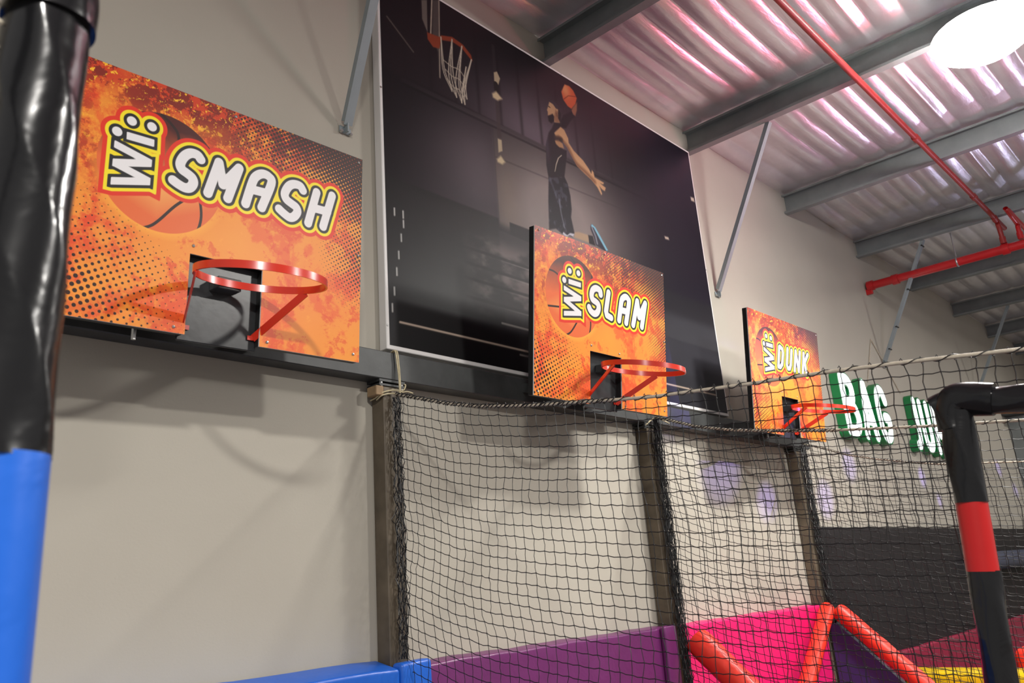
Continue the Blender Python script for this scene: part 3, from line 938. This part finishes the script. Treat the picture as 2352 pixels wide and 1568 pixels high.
def backboard(word):
    A = ART[word]
    x, z, a, ro, yaw = POSES[word]
    e1 = Vector((math.cos(ro) * math.cos(yaw), -math.sin(yaw), math.sin(ro))).normalized()
    e2 = Vector((-math.sin(ro) * math.cos(a), -math.sin(a), math.cos(a) * math.cos(ro)))
    e2 = (e2 - e1 * e1.dot(e2)).normalized()
    ey = e2.cross(e1)       # into the wall
    M = Matrix(((e1.x, ey.x, e2.x, x), (e1.y, ey.y, e2.y, YB), (e1.z, ey.z, e2.z, z), (0, 0, 0, 1)))
    t = thing('backboard', BLAB[word], 'backboard', group='basketball backboards', mat=M)
    Mi = M.inverted()
    # printed face with the notch cut out
    us = np.array(sorted(set(np.round(lines(0.004, 0, NA) + lines(0.004, NA, NB) + lines(0.004, NB, BW), 6))))
    ws = np.array(sorted(set(np.round(lines(0.004, 0, NH) + lines(0.004, NH, BH), 6))))
    U, W = np.meshgrid(us, ws)
    nx, ny = len(us), len(ws)
    ii = np.arange(nx * ny).reshape(ny, nx)
    F = np.stack([ii[:-1, :-1].ravel(), ii[:-1, 1:].ravel(), ii[1:, 1:].ravel(), ii[1:, :-1].ravel()], 1)
    cu = ((us[:-1] + us[1:]) / 2)[None, :].repeat(ny - 1, 0).ravel()
    cw = ((ws[:-1] + ws[1:]) / 2)[:, None].repeat(nx - 1, 1).ravel()
    F = F[~((cu > NA) & (cu < NB) & (cw < NH))]
    S = lambda q, lo, hi: np.clip((q - lo) / (hi - lo), 0, 1)
    bx, bz_, br = A['ball']
    seam = np.full(U.shape, 9.0)
    for s_ in SEAMS:
        seam = np.minimum(seam, segdist(U - bx, W - bz_, smoothline(s_, 5)))
    gr = np.maximum(S(W, 0.66 + 0.10 * np.abs(U - 0.62), 0.84), 0) * (1 - S(U, 0.85, 1.1))
    gr = np.maximum(gr, 0.8 * S(W + 0.25 * U, 0.74, 0.88) * S(U, 0.40, 0.55) * (1 - S(U, 0.75, 1.0)))
    gr = np.maximum(gr, 0.55 * (1 - S(U, 0.02, 0.20)) * S(W, 0.40, 0.6))
    nz = vnoise(U, W, 9, 4, 3) - 0.5
    gr = np.clip(gr + nz * 0.7 * (gr > 0.02), 0, 1)
    q = (U - 0.55) * 0.62 + (W - 0.70) * 0.85
    fine = np.clip(0.10 + 1.15 * q + nz * 0.10, 0, 0.62) * S(U, 0.52, 0.60) * S(W, 0.50, 0.60)
    low = np.clip((U - 0.90) * 1.6 - np.abs(W - 0.42) * 0.5 + nz * 0.08, 0, 0.42) * S(U, 0.9, 1.0) * S(W, 0.16, 0.34)
    fine = np.maximum(fine, low)
    fine = np.where(fine < 0.06, -0.2, fine)
    dl = np.hypot((U - 0.06) * 0.85, (W - 0.10))
    coarse = np.clip(0.37 - 0.98 * dl + nz * 0.12, -0.2, 0.34)
    coarse = np.where(coarse < 0.05, -0.2, coarse)
    at = dict(letter_distance=text_sdf(U, W, A), seam_distance=seam, ball_distance=np.hypot(U - bx, W - bz_) - br, ball_height=(W - bz_) / br,
              ball_across=(U - bx) / br, grunge=gr, dots_fine=fine, dots_coarse=coarse)
    V = np.stack([U.ravel(), np.full(nx * ny, -0.0008), W.ravel()], 1)
    grid_object('printed_face', V, F, BOARD, t, attrs=at)
    # pale sheet edge behind the print, and the black backing
    u_shape = lambda m: [(m, m), (NA - m, m), (NA - m, NH + m), (NB + m, NH + m), (NB + m, m), (BW - m, m), (BW - m, BH - m), (m, BH - m)]

    def slab(m, y0, y1):
        mb = MB()
        for lo, hi in (((m, m), (NA - m, NH + m)), ((NB + m, m), (BW - m, NH + m)), ((m, NH + m), (BW - m, BH - m))):
            mb.box((lo[0], y0, lo[1]), (hi[0], y1, hi[1]))
        return mb
    slab(0, 0.0, 0.006).build('sheet_edge', WHITE, t)
    slab(0.002, 0.0062, 0.040).build('black_backing', BLACK, t)
    mb = MB()
    mb.box((NA - 0.01, 0.0405, -0.012), (NB + 0.01, 0.052, NH + 0.02), 0.003, 1)
    mb.build('ring_plate', RUBBER, t)
    for p in ((0.03, 0.02), (NA - 0.04, 0.02), (NB + 0.03, 0.02), (BW - 0.03, 0.03), (0.03, BH - 0.02), (NA + 0.01, NH + 0.03), (NB - 0.02, NH + 0.02), (BW / 2, BH - 0.02), (BW - 0.02, BH - 0.02), (BW - 0.015, 0.45)):
        mb = MB()
        mb.ball((p[0], -0.002, p[1]), 0.006, 8, 4, (1, 0.6, 1))
        mb.build('screw', CHROME, t)
    # steel arms from the backing to the beam on the wall
    inv = lambda P: Mi @ Vector(P)
    for uu in (0.30, 0.88):
        p = M @ Vector((uu, 0.042, 0.06))
        mb = MB()
        mb.bar(inv(p), inv((p.x, -0.096, 2.76)), 0.05, 0.05, (0, 0, 1))
        mb.build('mounting_arm', BLACKSTEEL, t)
    mb = MB()
    mb.tube([(0.30, 0.06, 0.03), (0.30, 0.06, -0.03)], 0.008, 6)
    mb.build('bolt', CHROME, t)
    # hoop: flat band ring with two struts down to the notch corners
    tx, ty, hv = HOOPTILT[word]
    uc, dd, rr, hh = 0.585, 0.242, 0.2175, 0.027
    c = M @ Vector((uc, -dd, hv))
    N = 72

    def rp(th, r_, dz):
        return Vector((c.x + r_ * math.cos(th), c.y - r_ * math.sin(th), c.z + r_ * math.cos(th) * tx + r_ * math.sin(th) * ty + dz))
    mb = MB()
    vs, fs = [], []
    for i in range(N):
        th = 2 * math.pi * i / N
        vs += [inv(rp(th, rr, 0)), inv(rp(th, rr, -hh)), inv(rp(th, rr - 0.006, -hh)), inv(rp(th, rr - 0.006, 0))]
    for i in range(N):
        j = (i + 1) % N
        for q_ in range(4):
            fs.append((i * 4 + q_, i * 4 + (q_ + 1) % 4, j * 4 + (q_ + 1) % 4, j * 4 + q_))
    mb.add(vs, fs)
    ring = mb.build('hoop_ring', RED, t, 40)
    for th, foot in ((R(188), (0.452, 0.035, 0.035)), (R(345), (0.716, 0.035, 0.035))):
        mb = MB()
        top_ = inv(rp(th, rr - 0.002, -hh + 0.004))
        ft = Vector(foot)
        mb.bar(ft, top_, 0.028, 0.005, (0.42, 0.9, 0) if th < 4 else (0.42, -0.9, 0))
        mb.bar(ft + Vector((0, -0.001, 0.0)), ft + Vector((0.022 if th < 4 else -0.022, 0.0, 0.0)), 0.016, 0.003, (0, 0, 1))
        mb.build('strut', RED, ring)
    mb = MB()
    bk = inv(rp(math.pi * 1.5, rr - 0.003, -hh / 2))
    mb.box((bk.x - 0.045, bk.y + 0.001, bk.z - 0.022), (bk.x + 0.045, 0.0405, bk.z + 0.022), 0.003, 1)
    mb.build('mounting_block', BLACKSTEEL, t)
    return t


for w_ in ('SMASH', 'SLAM', 'DUNK'):
    backboard(w_)

# ------------------------------------------------------------------ nets between the lanes
def net(label, x_at, cord, y0, y1, zbot, pitch, seed, rt_, twine, bundle, cordr, bundle_end=None, rail_from=None):
    g = random.Random(seed)
    root = thing('safety_net', label, 'net', (x_at(y0), y0, 0), 'black safety nets')
    o = Vector((x_at(y0), y0, 0))
    cy = [p[0] for p in cord][::-1]
    cz = [p[1] for p in cord][::-1]
    zc = lambda y: float(np.interp(y, cy, cz))
    n = int((y0 - y1) / pitch)
    P = []
    for i in range(n + 1):
        y = y0 - i * pitch * (1 if i > 3 else 0.9)
        col_ = []
        z = zc(y)
        j = 0
        while z > (2.09 if rail_from and y < rail_from else zbot) and j < 60:
            s = 1 + 0.04 * math.sin(0.5 * j + seed)
            yy = y + g.gauss(0, 0.002) + 0.006 * math.sin(j * 0.7 + i * 0.12) * min(1, j / 3) - 0.02 * math.exp(-i / 3) * min(1, j / 4)
            xx = x_at(yy) + 0.012 * math.sin(j * 0.35 + i * 0.22 + seed) + g.gauss(0, 0.002)
            col_.append(Vector((xx, yy, z + (g.gauss(0, 0.0016) if j else 0))))
            z -= pitch * s * (0.97 if j else 0.8)
            j += 1
        P.append(col_)
    mb = MB()

    def strand(a, b, bow):
        m_ = (a + b) / 2 + Vector((g.gauss(0, 0.002), g.gauss(0, 0.0018) if bow == 'v' else 0, -0.003 if bow == 'h' else 0))
        mb.tube([a - o, m_ - o, b - o], rt_, 4, caps=False)
    for i in range(n + 1):
        for j in range(len(P[i])):
            if j + 1 < len(P[i]):
                strand(P[i][j], P[i][j + 1], 'v')
            if i + 1 <= n and j and j < len(P[i + 1]):
                strand(P[i][j], P[i + 1][j], 'h')
            if j:
                mb.ball(P[i][j] - o, rt_ * 2.0, 5, 3)
    mb.build('netting', twine, root, 80, fix=False)
    mb = MB()
    pts = [Vector((x_at(y), y, zc(y) + 0.002)) - o for y in np.linspace(y0, y1, 60)]
    mb.tube(pts, cordr, 8)
    mb.build('top_cord', CORD, root, 60)
    mb = MB()
    for i in range(n + 1):
        p = Vector((P[i][0].x, P[i][0].y, zc(P[i][0].y) + 0.002)) - o
        mb.tube([p + Vector((math.cos(a) * (cordr + 0.002), 0.002 * math.sin(2 * a), math.sin(a) * (cordr + 0.002))) for a in [k_ * math.pi / 3 for k_ in range(6)]], rt_ * 1.1, 4, closed=True)
        mb.tube([p + Vector((0, 0, cordr)), p + Vector((0.002, 0.004, cordr + 0.009)), p + Vector((0, 0.008, cordr + 0.003))], rt_ * 1.1, 4)
    pts = [Vector((x_at(y) + (cordr + 0.0015) * math.cos(y * 70), y, zc(y) + 0.002 + (cordr + 0.0015) * math.sin(y * 70))) - o for y in np.linspace(y0, y1, 400)]
    mb.tube(pts, rt_, 4)
    for q in range(3):
        pts = [Vector((x_at(y) + (cordr + 0.003) * math.cos(y * 95 + q * 2.1), y, zc(y) + 0.002 + (cordr + 0.003) * math.sin(y * 95 + q * 2.1))) - o for y in np.linspace(y0, y0 - 1.15, 360)]
        mb.tube(pts, rt_ * 1.3, 4)
    mb.build('lashing', twine, root, fix=False)
    # netting gathered against the post
    mb = MB()
    bw, nb = bundle
    for q in range(nb):
        ox, oy = g.uniform(-bw, bw), g.uniform(-0.02, 0.02)
        pts = []
        for z in np.linspace(zc(y0) - 0.01, bundle_end or zbot, 46):
            w = min(1, (zc(y0) - z) / 0.15)
            pts.append(Vector((x_at(y0) - o.x + ox * w + g.gauss(0, 0.005), y0 - o.y + oy + g.gauss(0, 0.006), z)))
        mb.tube(pts, rt_ * 1.2, 4)
    mb.build('gathered_edge', twine, root, fix=False)
    return root


net('black safety net nearest the camera, from the leftmost post to the red banded pole', lambda y: 2.33 - 0.0897 * (y + 0.1),
    [(-0.10, 2.612), (-0.261, 2.559), (-0.443, 2.497), (-0.615, 2.452), (-0.887, 2.402), (-1.094, 2.373), (-1.249, 2.351), (-1.429, 2.328), (-1.615, 2.313), (-1.798, 2.298), (-1.904, 2.292), (-2.042, 2.283), (-2.172, 2.271), (-2.277, 2.262), (-2.407, 2.248), (-2.569, 2.231), (-2.9, 2.19)],
    -0.125, -2.85, 1.25, 0.0455, 3, 0.0016, NET, (0.012, 16), 0.006, 1.46, -2.37)
net('black safety net in the middle, hung from the post between purple and pink pads', lambda y: 4.47 + 0.0 * y,
    [(-0.10, 2.72), (-0.186, 2.69), (-0.423, 2.594), (-0.655, 2.529), (-0.875, 2.484), (-1.23, 2.421), (-1.463, 2.387), (-1.794, 2.342), (-2.17, 2.298), (-2.9, 2.22)],
    -0.13, -2.75, 0.85, 0.047, 8, 0.0016, NET, (0.035, 46), 0.007)
net('black safety net farthest away, hung from the post at the beam end', lambda y: 6.66 + 0.0 * y,
    [(-0.10, 2.72), (-0.165, 2.69), (-0.27, 2.65), (-0.49, 2.55), (-0.7, 2.485), (-0.982, 2.413), (-1.161, 2.372), (-2.6, 2.2)],
    -0.13, -2.5, 0.6, 0.047, 5, 0.0015, NET, (0.035, 40), 0.005)


def rope(label, strands, rad, mat, extra=None):
    o = Vector(strands[0][0])
    mb = MB()
    for s in strands:
        mb.tube([Vector(p) - o for p in smoothline(s, 5)], rad, 6)
    ob = mb.build('tie_rope', mat, None, 60)
    ob.location = o
    return tag(ob, label, 'rope', 'tie ropes')


rope('pale tie rope looped over the beam at the lower left mural corner',
     [[(2.345, -0.075, 2.822), (2.345, -0.108, 2.822), (2.352, -0.112, 2.76), (2.355, -0.118, 2.68), (2.352, -0.124, 2.61)],
      [(2.354, -0.078, 2.822), (2.356, -0.108, 2.822), (2.362, -0.112, 2.76), (2.362, -0.118, 2.68), (2.355, -0.126, 2.60)],
      [(2.352, -0.124, 2.625), (2.32, -0.11, 2.628), (2.27, -0.10, 2.612), (2.262, -0.06, 2.595), (2.262, -0.02, 2.59)],
      [(2.352, -0.124, 2.605), (2.32, -0.112, 2.612), (2.27, -0.10, 2.60), (2.266, -0.06, 2.585)],
      [(2.355, -0.126, 2.62), (2.37, -0.135, 2.632), (2.375, -0.14, 2.65), (2.368, -0.14, 2.655)], [(2.36, -0.128, 2.618), (2.385, -0.14, 2.622), (2.41, -0.15, 2.615)]], 0.0035, ROPE)
rope('pale tie rope knotted at the head of the middle post under the SLAM board',
     [[(4.475, -0.13, 2.715), (4.482, -0.14, 2.75), (4.488, -0.14, 2.775), (4.496, -0.14, 2.74), (4.49, -0.14, 2.70)], [(4.48, -0.13, 2.715), (4.44, -0.108, 2.69), (4.405, -0.10, 2.665), (4.39, -0.05, 2.65)],
      [(4.48, -0.13, 2.71), (4.52, -0.16, 2.69), (4.55, -0.18, 2.67)]], 0.0045, ROPE)

# ------------------------------------------------------------------ padded frames
def wrapped(axis_pts, rad, amp, seed, n=56, twist=14.0, ridge=1.0, fine=0.12):
    """vinyl sleeve along a polyline with twisted creases"""
    g = np.random.default_rng(seed)
    P = [Vector(p) for p in axis_pts]
    mb = MB()
    N = len(P)
    ref = None
    rings = []
    L = 0.0
    ph = g.uniform(0, 6.28, 6)
    for i in range(N):
        if i:
            L += (P[i] - P[i - 1]).length
        t_ = (P[min(i + 1, N - 1)] - P[max(i - 1, 0)]).normalized()
        if ref is None:
            ref = Vector((1, 0, 0)) if abs(t_.x) < 0.8 else Vector((0, 0, 1))
        a = (ref - t_ * ref.dot(t_)).normalized()
        ref = a
        b = t_.cross(a)
        ring_ = []
        for j in range(n):
            th = 2 * math.pi * j / n
            w = math.sin(th * 2 + L * twist + 1.5 * math.sin(L * 5 + ph[1]) + ph[0])
            w = 1 - abs(w) ** 0.9
            env = 0.35 + 0.65 * max(0.0, math.sin(L * 9 + th + ph[2]) * math.sin(L * 4.3 + ph[3]))
            w2 = math.sin(th * 5 - L * 46 + ph[4] + 2 * math.sin(L * 11)) * max(0, math.sin(th - 1.2 + L * 2.0))
            r_ = rad + amp * (ridge * w * env * 1.4 + fine * w2 + 0.2 * math.sin(3 * th + L * 9 + ph[5]))
            ring_.append(P[i] + (a * math.cos(th) + b * math.sin(th)) * r_)
        rings.append(ring_)
    vs = [q for r_ in rings for q in r_]
    fs = [(i * n + j, i * n + (j + 1) % n, (i + 1) * n + (j + 1) % n, (i + 1) * n + j) for i in range(N - 1) for j in range(n)]
    fs.append(tuple(range(n))[::-1])
    fs.append(tuple((N - 1) * n + j for j in range(n)))
    mb.add(vs, fs)
    return mb


def vline(x, y, z0, z1, step=0.006, lean=(0, 0)):
    k_ = max(2, int(abs(z1 - z0) / step))
    zz = [z0 + (z1 - z0) * i / k_ for i in range(k_ + 1)]
    return [(x + lean[0] * (2.085 - z), y + lean[1] * (2.085 - z), z) for z in zz]


LX, LY = 0.251, -2.037
t = thing('padded_pole', 'blurred padded pole in the left foreground, black vinyl above and blue below', 'pole', (LX, LY, 0))
wrapped(vline(0, 0, 1.868, 2.43, 0.004), 0.0452, 0.0042, 5, 72, 13).build('black_sleeve', VBLACK, t, 80)
wrapped(vline(0, 0, 0.0, 1.872, 0.02), 0.0475, 0.0006, 6, 56, 3).build('blue_sleeve', VBLUE, t, 80)
pts = smoothline([(0, 0, 2.405), (0.0, 0.0, 2.455), (-0.02, -0.005, 2.50), (-0.07, -0.02, 2.52), (-0.3, -0.10, 2.525), (-0.8, -0.28, 2.525)], 14)
wrapped(pts, 0.052, 0.005, 8, 48, 10).build('top_rail_sleeve', VBLACK, t, 80)
mb = MB()
for q in range(5):
    z0 = 2.42 - q * 0.035
    mb.tube([(-0.052 + 0.004 * math.sin(a * 3 + q), 0.02 * math.sin(a), z0 + 0.02 * a) for a in np.linspace(0, 2.0, 12)], 0.0022, 5)
mb.build('lashing', CORD, t)

RX, RY = 2.478, -2.385
t = thing('padded_pole', 'black padded pole with a red band at right, joined to a black top rail', 'pole', (RX, RY, 0))
wrapped(vline(0, 0, 1.838, 2.085, 0.004, (-0.015, 0.058)), 0.0405, 0.0052, 21, 56, 16).build('black_upper_sleeve', VBLACK, t, 80)
wrapped(vline(0, 0, 1.66, 1.84, 0.01, (-0.015, 0.058)), 0.0395, 0.0004, 22, 56, 3).build('red_band', VRED, t, 80)
wrapped(vline(0, 0, 0.0, 1.662, 0.006, (-0.015, 0.058)), 0.0378, 0.0044, 23, 56, 9).build('black_lower_sleeve', VBLACK, t, 80)
pts = smoothline([(-0.005, 0.055, 2.10), (0.0, 0.03, 2.108), (0, 0, 2.11), (0.0, -0.05, 2.105), (0.0, -0.14, 2.09), (-0.002, -0.3, 2.075), (-0.01, -0.55, 2.05)], 12)
wrapped(pts, 0.0365, 0.0062, 25, 48, 14).build('top_rail_sleeve', VBLACK, t, 80)
pts = smoothline([(0.001, 0.012, 2.04), (0, 0.012, 2.075), (0, 0.008, 2.10), (0.0, -0.01, 2.118), (0.0, -0.05, 2.112), (0.0, -0.10, 2.10)], 8)
wrapped(pts, 0.0435, 0.0055, 31, 48, 18).build('elbow_wrap', VBLACK, t, 80)

# ------------------------------------------------------------------ wall pads and padded tubes
def pad(name, label, lo, hi, mat, bev=0.03, slope=0.0, cat='pad', part=None):
    o = Vector(((lo[0] + hi[0]) / 2, (lo[1] + hi[1]) / 2, lo[2]))
    mb = MB()
    bm = bmesh.new()
    bmesh.ops.create_cube(bm, size=1)
    for v in bm.verts:
        v.co = Vector([lo[i] + (v.co[i] + 0.5) * (hi[i] - lo[i]) - o[i] for i in range(3)])
        if v.co.z > 0 and v.co.y + o.y < (lo[1] + hi[1]) / 2:
            v.co.z -= slope
    bmesh.ops.bevel(bm, geom=list(bm.edges), offset=bev, segments=4, affect='EDGES', profile=0.5)
    long = [e for e in bm.edges if abs(e.verts[0].co.x - e.verts[1].co.x) > 0.4 or abs(e.verts[0].co.z - e.verts[1].co.z) > 0.3]
    bmesh.ops.subdivide_edges(bm, edges=long, cuts=24, use_grid_fill=True)
    for v in bm.verts:
        v.co.y += 0.003 * math.sin(v.co.x * 7 + v.co.z * 5) * math.sin(v.co.z * 9 + 1)
        v.co.z += 0.0025 * math.sin(v.co.x * 9.0 + 1.3) + 0.002 * math.sin(v.co.x * 23)
    bm.verts.ensure_lookup_table()
    bm.verts.index_update()
    mb.add([v.co for v in bm.verts], [[v.index for v in f.verts] for f in bm.faces])
    bm.free()
    ob = mb.build(name, mat, None, 60)
    ob.location = o
    return tag(ob, label, cat)


pad('wall_pad', 'bright blue vinyl wall pad along the bottom left of the wall', (-1.0, -0.165, 0.55), (2.275, -0.004, 1.462), VBLUE, 0.014, 0.035)
pad('post_pad', 'bright blue vinyl flap wrapped round the foot of the leftmost post', (2.277, -0.170, 0.5), (2.445, -0.102, 1.448), VBLUE, 0.016)
pad('wall_pad', 'purple vinyl wall pad between the leftmost and middle posts', (2.455, -0.095, 0.5), (4.405, -0.004, 1.436), VPURPLE, 0.012, 0.012)
pad('wall_pad', 'hot pink vinyl wall pad between the middle and right posts', (4.56, -0.095, 0.4), (6.59, -0.004, 1.428), VPINK, 0.012, 0.008)
mb = MB()
mb.prism([(0, 0), (0, 0.99), (-0.05, 1.0), (-1.04, 0.0)], 0, -0.025, 0.025)
o = mb.build('side_panel', VNAVY)
o.location = (6.64, -0.115, 0.28)
tag(o, 'navy blue triangular side panel under the right red padded tube', 'panel')
pad('wall_mat', 'tall dark plum mat covering the lower wall beyond the posts', (6.72, -0.045, 0.2), (17.4, -0.004, 2.03), VPLUM, 0.008, 0, 'mat')
pad('end_pad', 'purple vinyl end pad against the left face of the middle post', (4.28, -0.135, 0.5), (4.405, -0.097, 1.436), VPURPLE, 0.012)


pad('wall_pad', 'dark crimson strip standing for the pink glow low on the far wall, behind the yellow beam', (7.4, -0.12, 0.2), (13.0, -0.05, 0.93), VGLOW, 0.02)  # pink glow at the mat's base, put in as an added crimson strip


def tube_pad(label, a, b, r, n=12, mat=VORANGE):
    a, b = Vector(a), Vector(b)
    d = (b - a)
    P = [Vector((0, 0, 0)), d * 0.004] + [d * s for s in np.linspace(0.03, 0.97, 30)] + [d]
    g = random.Random(int(a.x * 100))
    rad = [r * 0.72, r * 0.93] + [r * (1 + 0.02 * math.sin(i * 1.1) + g.gauss(0, 0.006)) for i in range(30)] + [r * 0.9]
    mb = MB()
    mb.tube(P, rad, n)
    ob = mb.build('padded_tube', mat, None, 30)
    ob.location = a
    return tag(ob, label, 'padded tube', 'red padded tubes')


tube_pad('thick red padded tube sloping down from the foot of the middle post', (4.5, -0.20, 1.35), (4.5, -1.30, 0.30), 0.082)
tube_pad('red padded tube leaning left across the right end of the pink pad', (6.50, -0.17, 1.40), (5.20, -0.33, 0.62), 0.058)
tube_pad('red padded tube sloping down right in front of the navy pad', (6.62, -0.19, 1.38), (6.62, -1.30, 0.28), 0.066)
pad('padded_beam', 'bright yellow padded beam at the bottom right beside the black pole', (6.86, -2.2, 0.55), (7.15, -0.5, 0.90), VYELLOW, 0.05)
pad('padded_block', 'orange red padded block at the lower right corner of the view', (7.25, -2.2, 0.5), (7.6, -1.19, 1.02), VORANGE, 0.06)
mb = MB()
mb.tube([(0, 0, 0), (0.01, 0, 0), (3.7, 0, 0)], [0.09, 0.11, 0.11], 20)
o = mb.build('padded_roll', VROLL, None, 40)
o.location = (10.9, -0.17, 1.63)
tag(o, 'long slate blue padded roll along the far wall mat', 'padded roll')

# ------------------------------------------------------------------ lit channel letters
def stadium(a, b, r, n=10):
    a, b = np.array(a), np.array(b)
    d = b - a
    th = math.atan2(d[1], d[0])
    out = [(b[0] + r * math.cos(th + s), b[1] + r * math.sin(th + s)) for s in np.linspace(-math.pi / 2, math.pi / 2, n)]
    out += [(a[0] + r * math.cos(th + s), a[1] + r * math.sin(th + s)) for s in np.linspace(math.pi / 2, 1.5 * math.pi, n)]
    return out


LET = {
 'B': [[(0.09, 0.09), (0.09, 0.61)], [(0.09, 0.61), (0.24, 0.60), (0.31, 0.53), (0.30, 0.43), (0.22, 0.37), (0.12, 0.36)], [(0.22, 0.37), (0.33, 0.30), (0.36, 0.19), (0.30, 0.11), (0.21, 0.09), (0.09, 0.09)]],
 'A': [[(0.07, 0.08), (0.20, 0.61)], [(0.20, 0.61), (0.34, 0.08)], [(0.13, 0.24), (0.28, 0.24)]],
 'G': [[(0.33, 0.50), (0.28, 0.59), (0.19, 0.60), (0.11, 0.52), (0.09, 0.34), (0.12, 0.16), (0.20, 0.09), (0.30, 0.12), (0.34, 0.22), (0.34, 0.30), (0.25, 0.31)]],
 'J': [[(0.17, 0.61), (0.17, 0.22), (0.13, 0.11), (0.06, 0.09)]],
 'U': [[(0.09, 0.61), (0.09, 0.22), (0.14, 0.11), (0.21, 0.09), (0.28, 0.12), (0.32, 0.22), (0.32, 0.61)]],
 'M': [[(0.08, 0.08), (0.10, 0.61)], [(0.10, 0.61), (0.24, 0.28)], [(0.24, 0.28), (0.38, 0.61)], [(0.38, 0.61), (0.40, 0.08)]],
 'P': [[(0.09, 0.08), (0.09, 0.61)], [(0.09, 0.61), (0.24, 0.60), (0.32, 0.52), (0.31, 0.40), (0.23, 0.33), (0.11, 0.32)]],
}
LETPOS = [('B', 7.84), ('A', 8.30), ('G', 8.73), ('J', 9.86), ('U', 10.14), ('M', 10.58)]
for ch, lx in LETPOS:
    lz = 2.86
    t = thing('sign_letter', 'green sided lit channel letter %s on the wall beyond the DUNK board' % ch, 'sign letter', (lx, -0.004, lz), 'lit sign letters')
    mb, mf = MB(), MB()
    e = 0
    for s in LET[ch]:
        s = smoothline(s, 4) if len(s) > 2 else s
        for a, b in zip(s[:-1], s[1:]):
            mb.prism(stadium(a, b, 0.076), 1, -0.080 - 0.00004 * e, 0)
            mf.prism(stadium(a, b, 0.056), 1, -0.084 - 0.00004 * e, -0.07)
            e += 1
    mb.build('green_return', GREEN, t, 40)
    mf.build('lit_face', LETTER_FACE, t, 40)

# thin wires down to the sign
mb = MB()
mb.tube([(0, 0, 0), (-0.38, 0, -0.55)], 0.006, 5)
mb.tube([(0, 0, 0), (0.62, 0, -0.55)], 0.006, 5)
o = mb.build('sign_cable', CORD)
o.location = (9.28, -0.008, 4.12)
tag(o, 'thin pale cable forking down the wall to the lit letters', 'cable')

# far steel column with a dark bracket
t = thing('steel_column', 'grey steel column against the far wall with a dark bracket on top', 'column', (15.2, -0.02, 0))
mb = MB()
mb.box((-0.35, -0.25, 0), (-0.28, 0.015, 3.78), 0.004, 1)
mb.box((-0.28, -0.03, 0), (0.5, 0.015, 3.78))
mb.build('shaft', STEEL, t)
mb = MB()
mb.box((-0.6, -0.30, 3.78), (0.7, 0.015, 3.86), 0.006, 1)
mb.build('bracket', BLACKSTEEL, t)
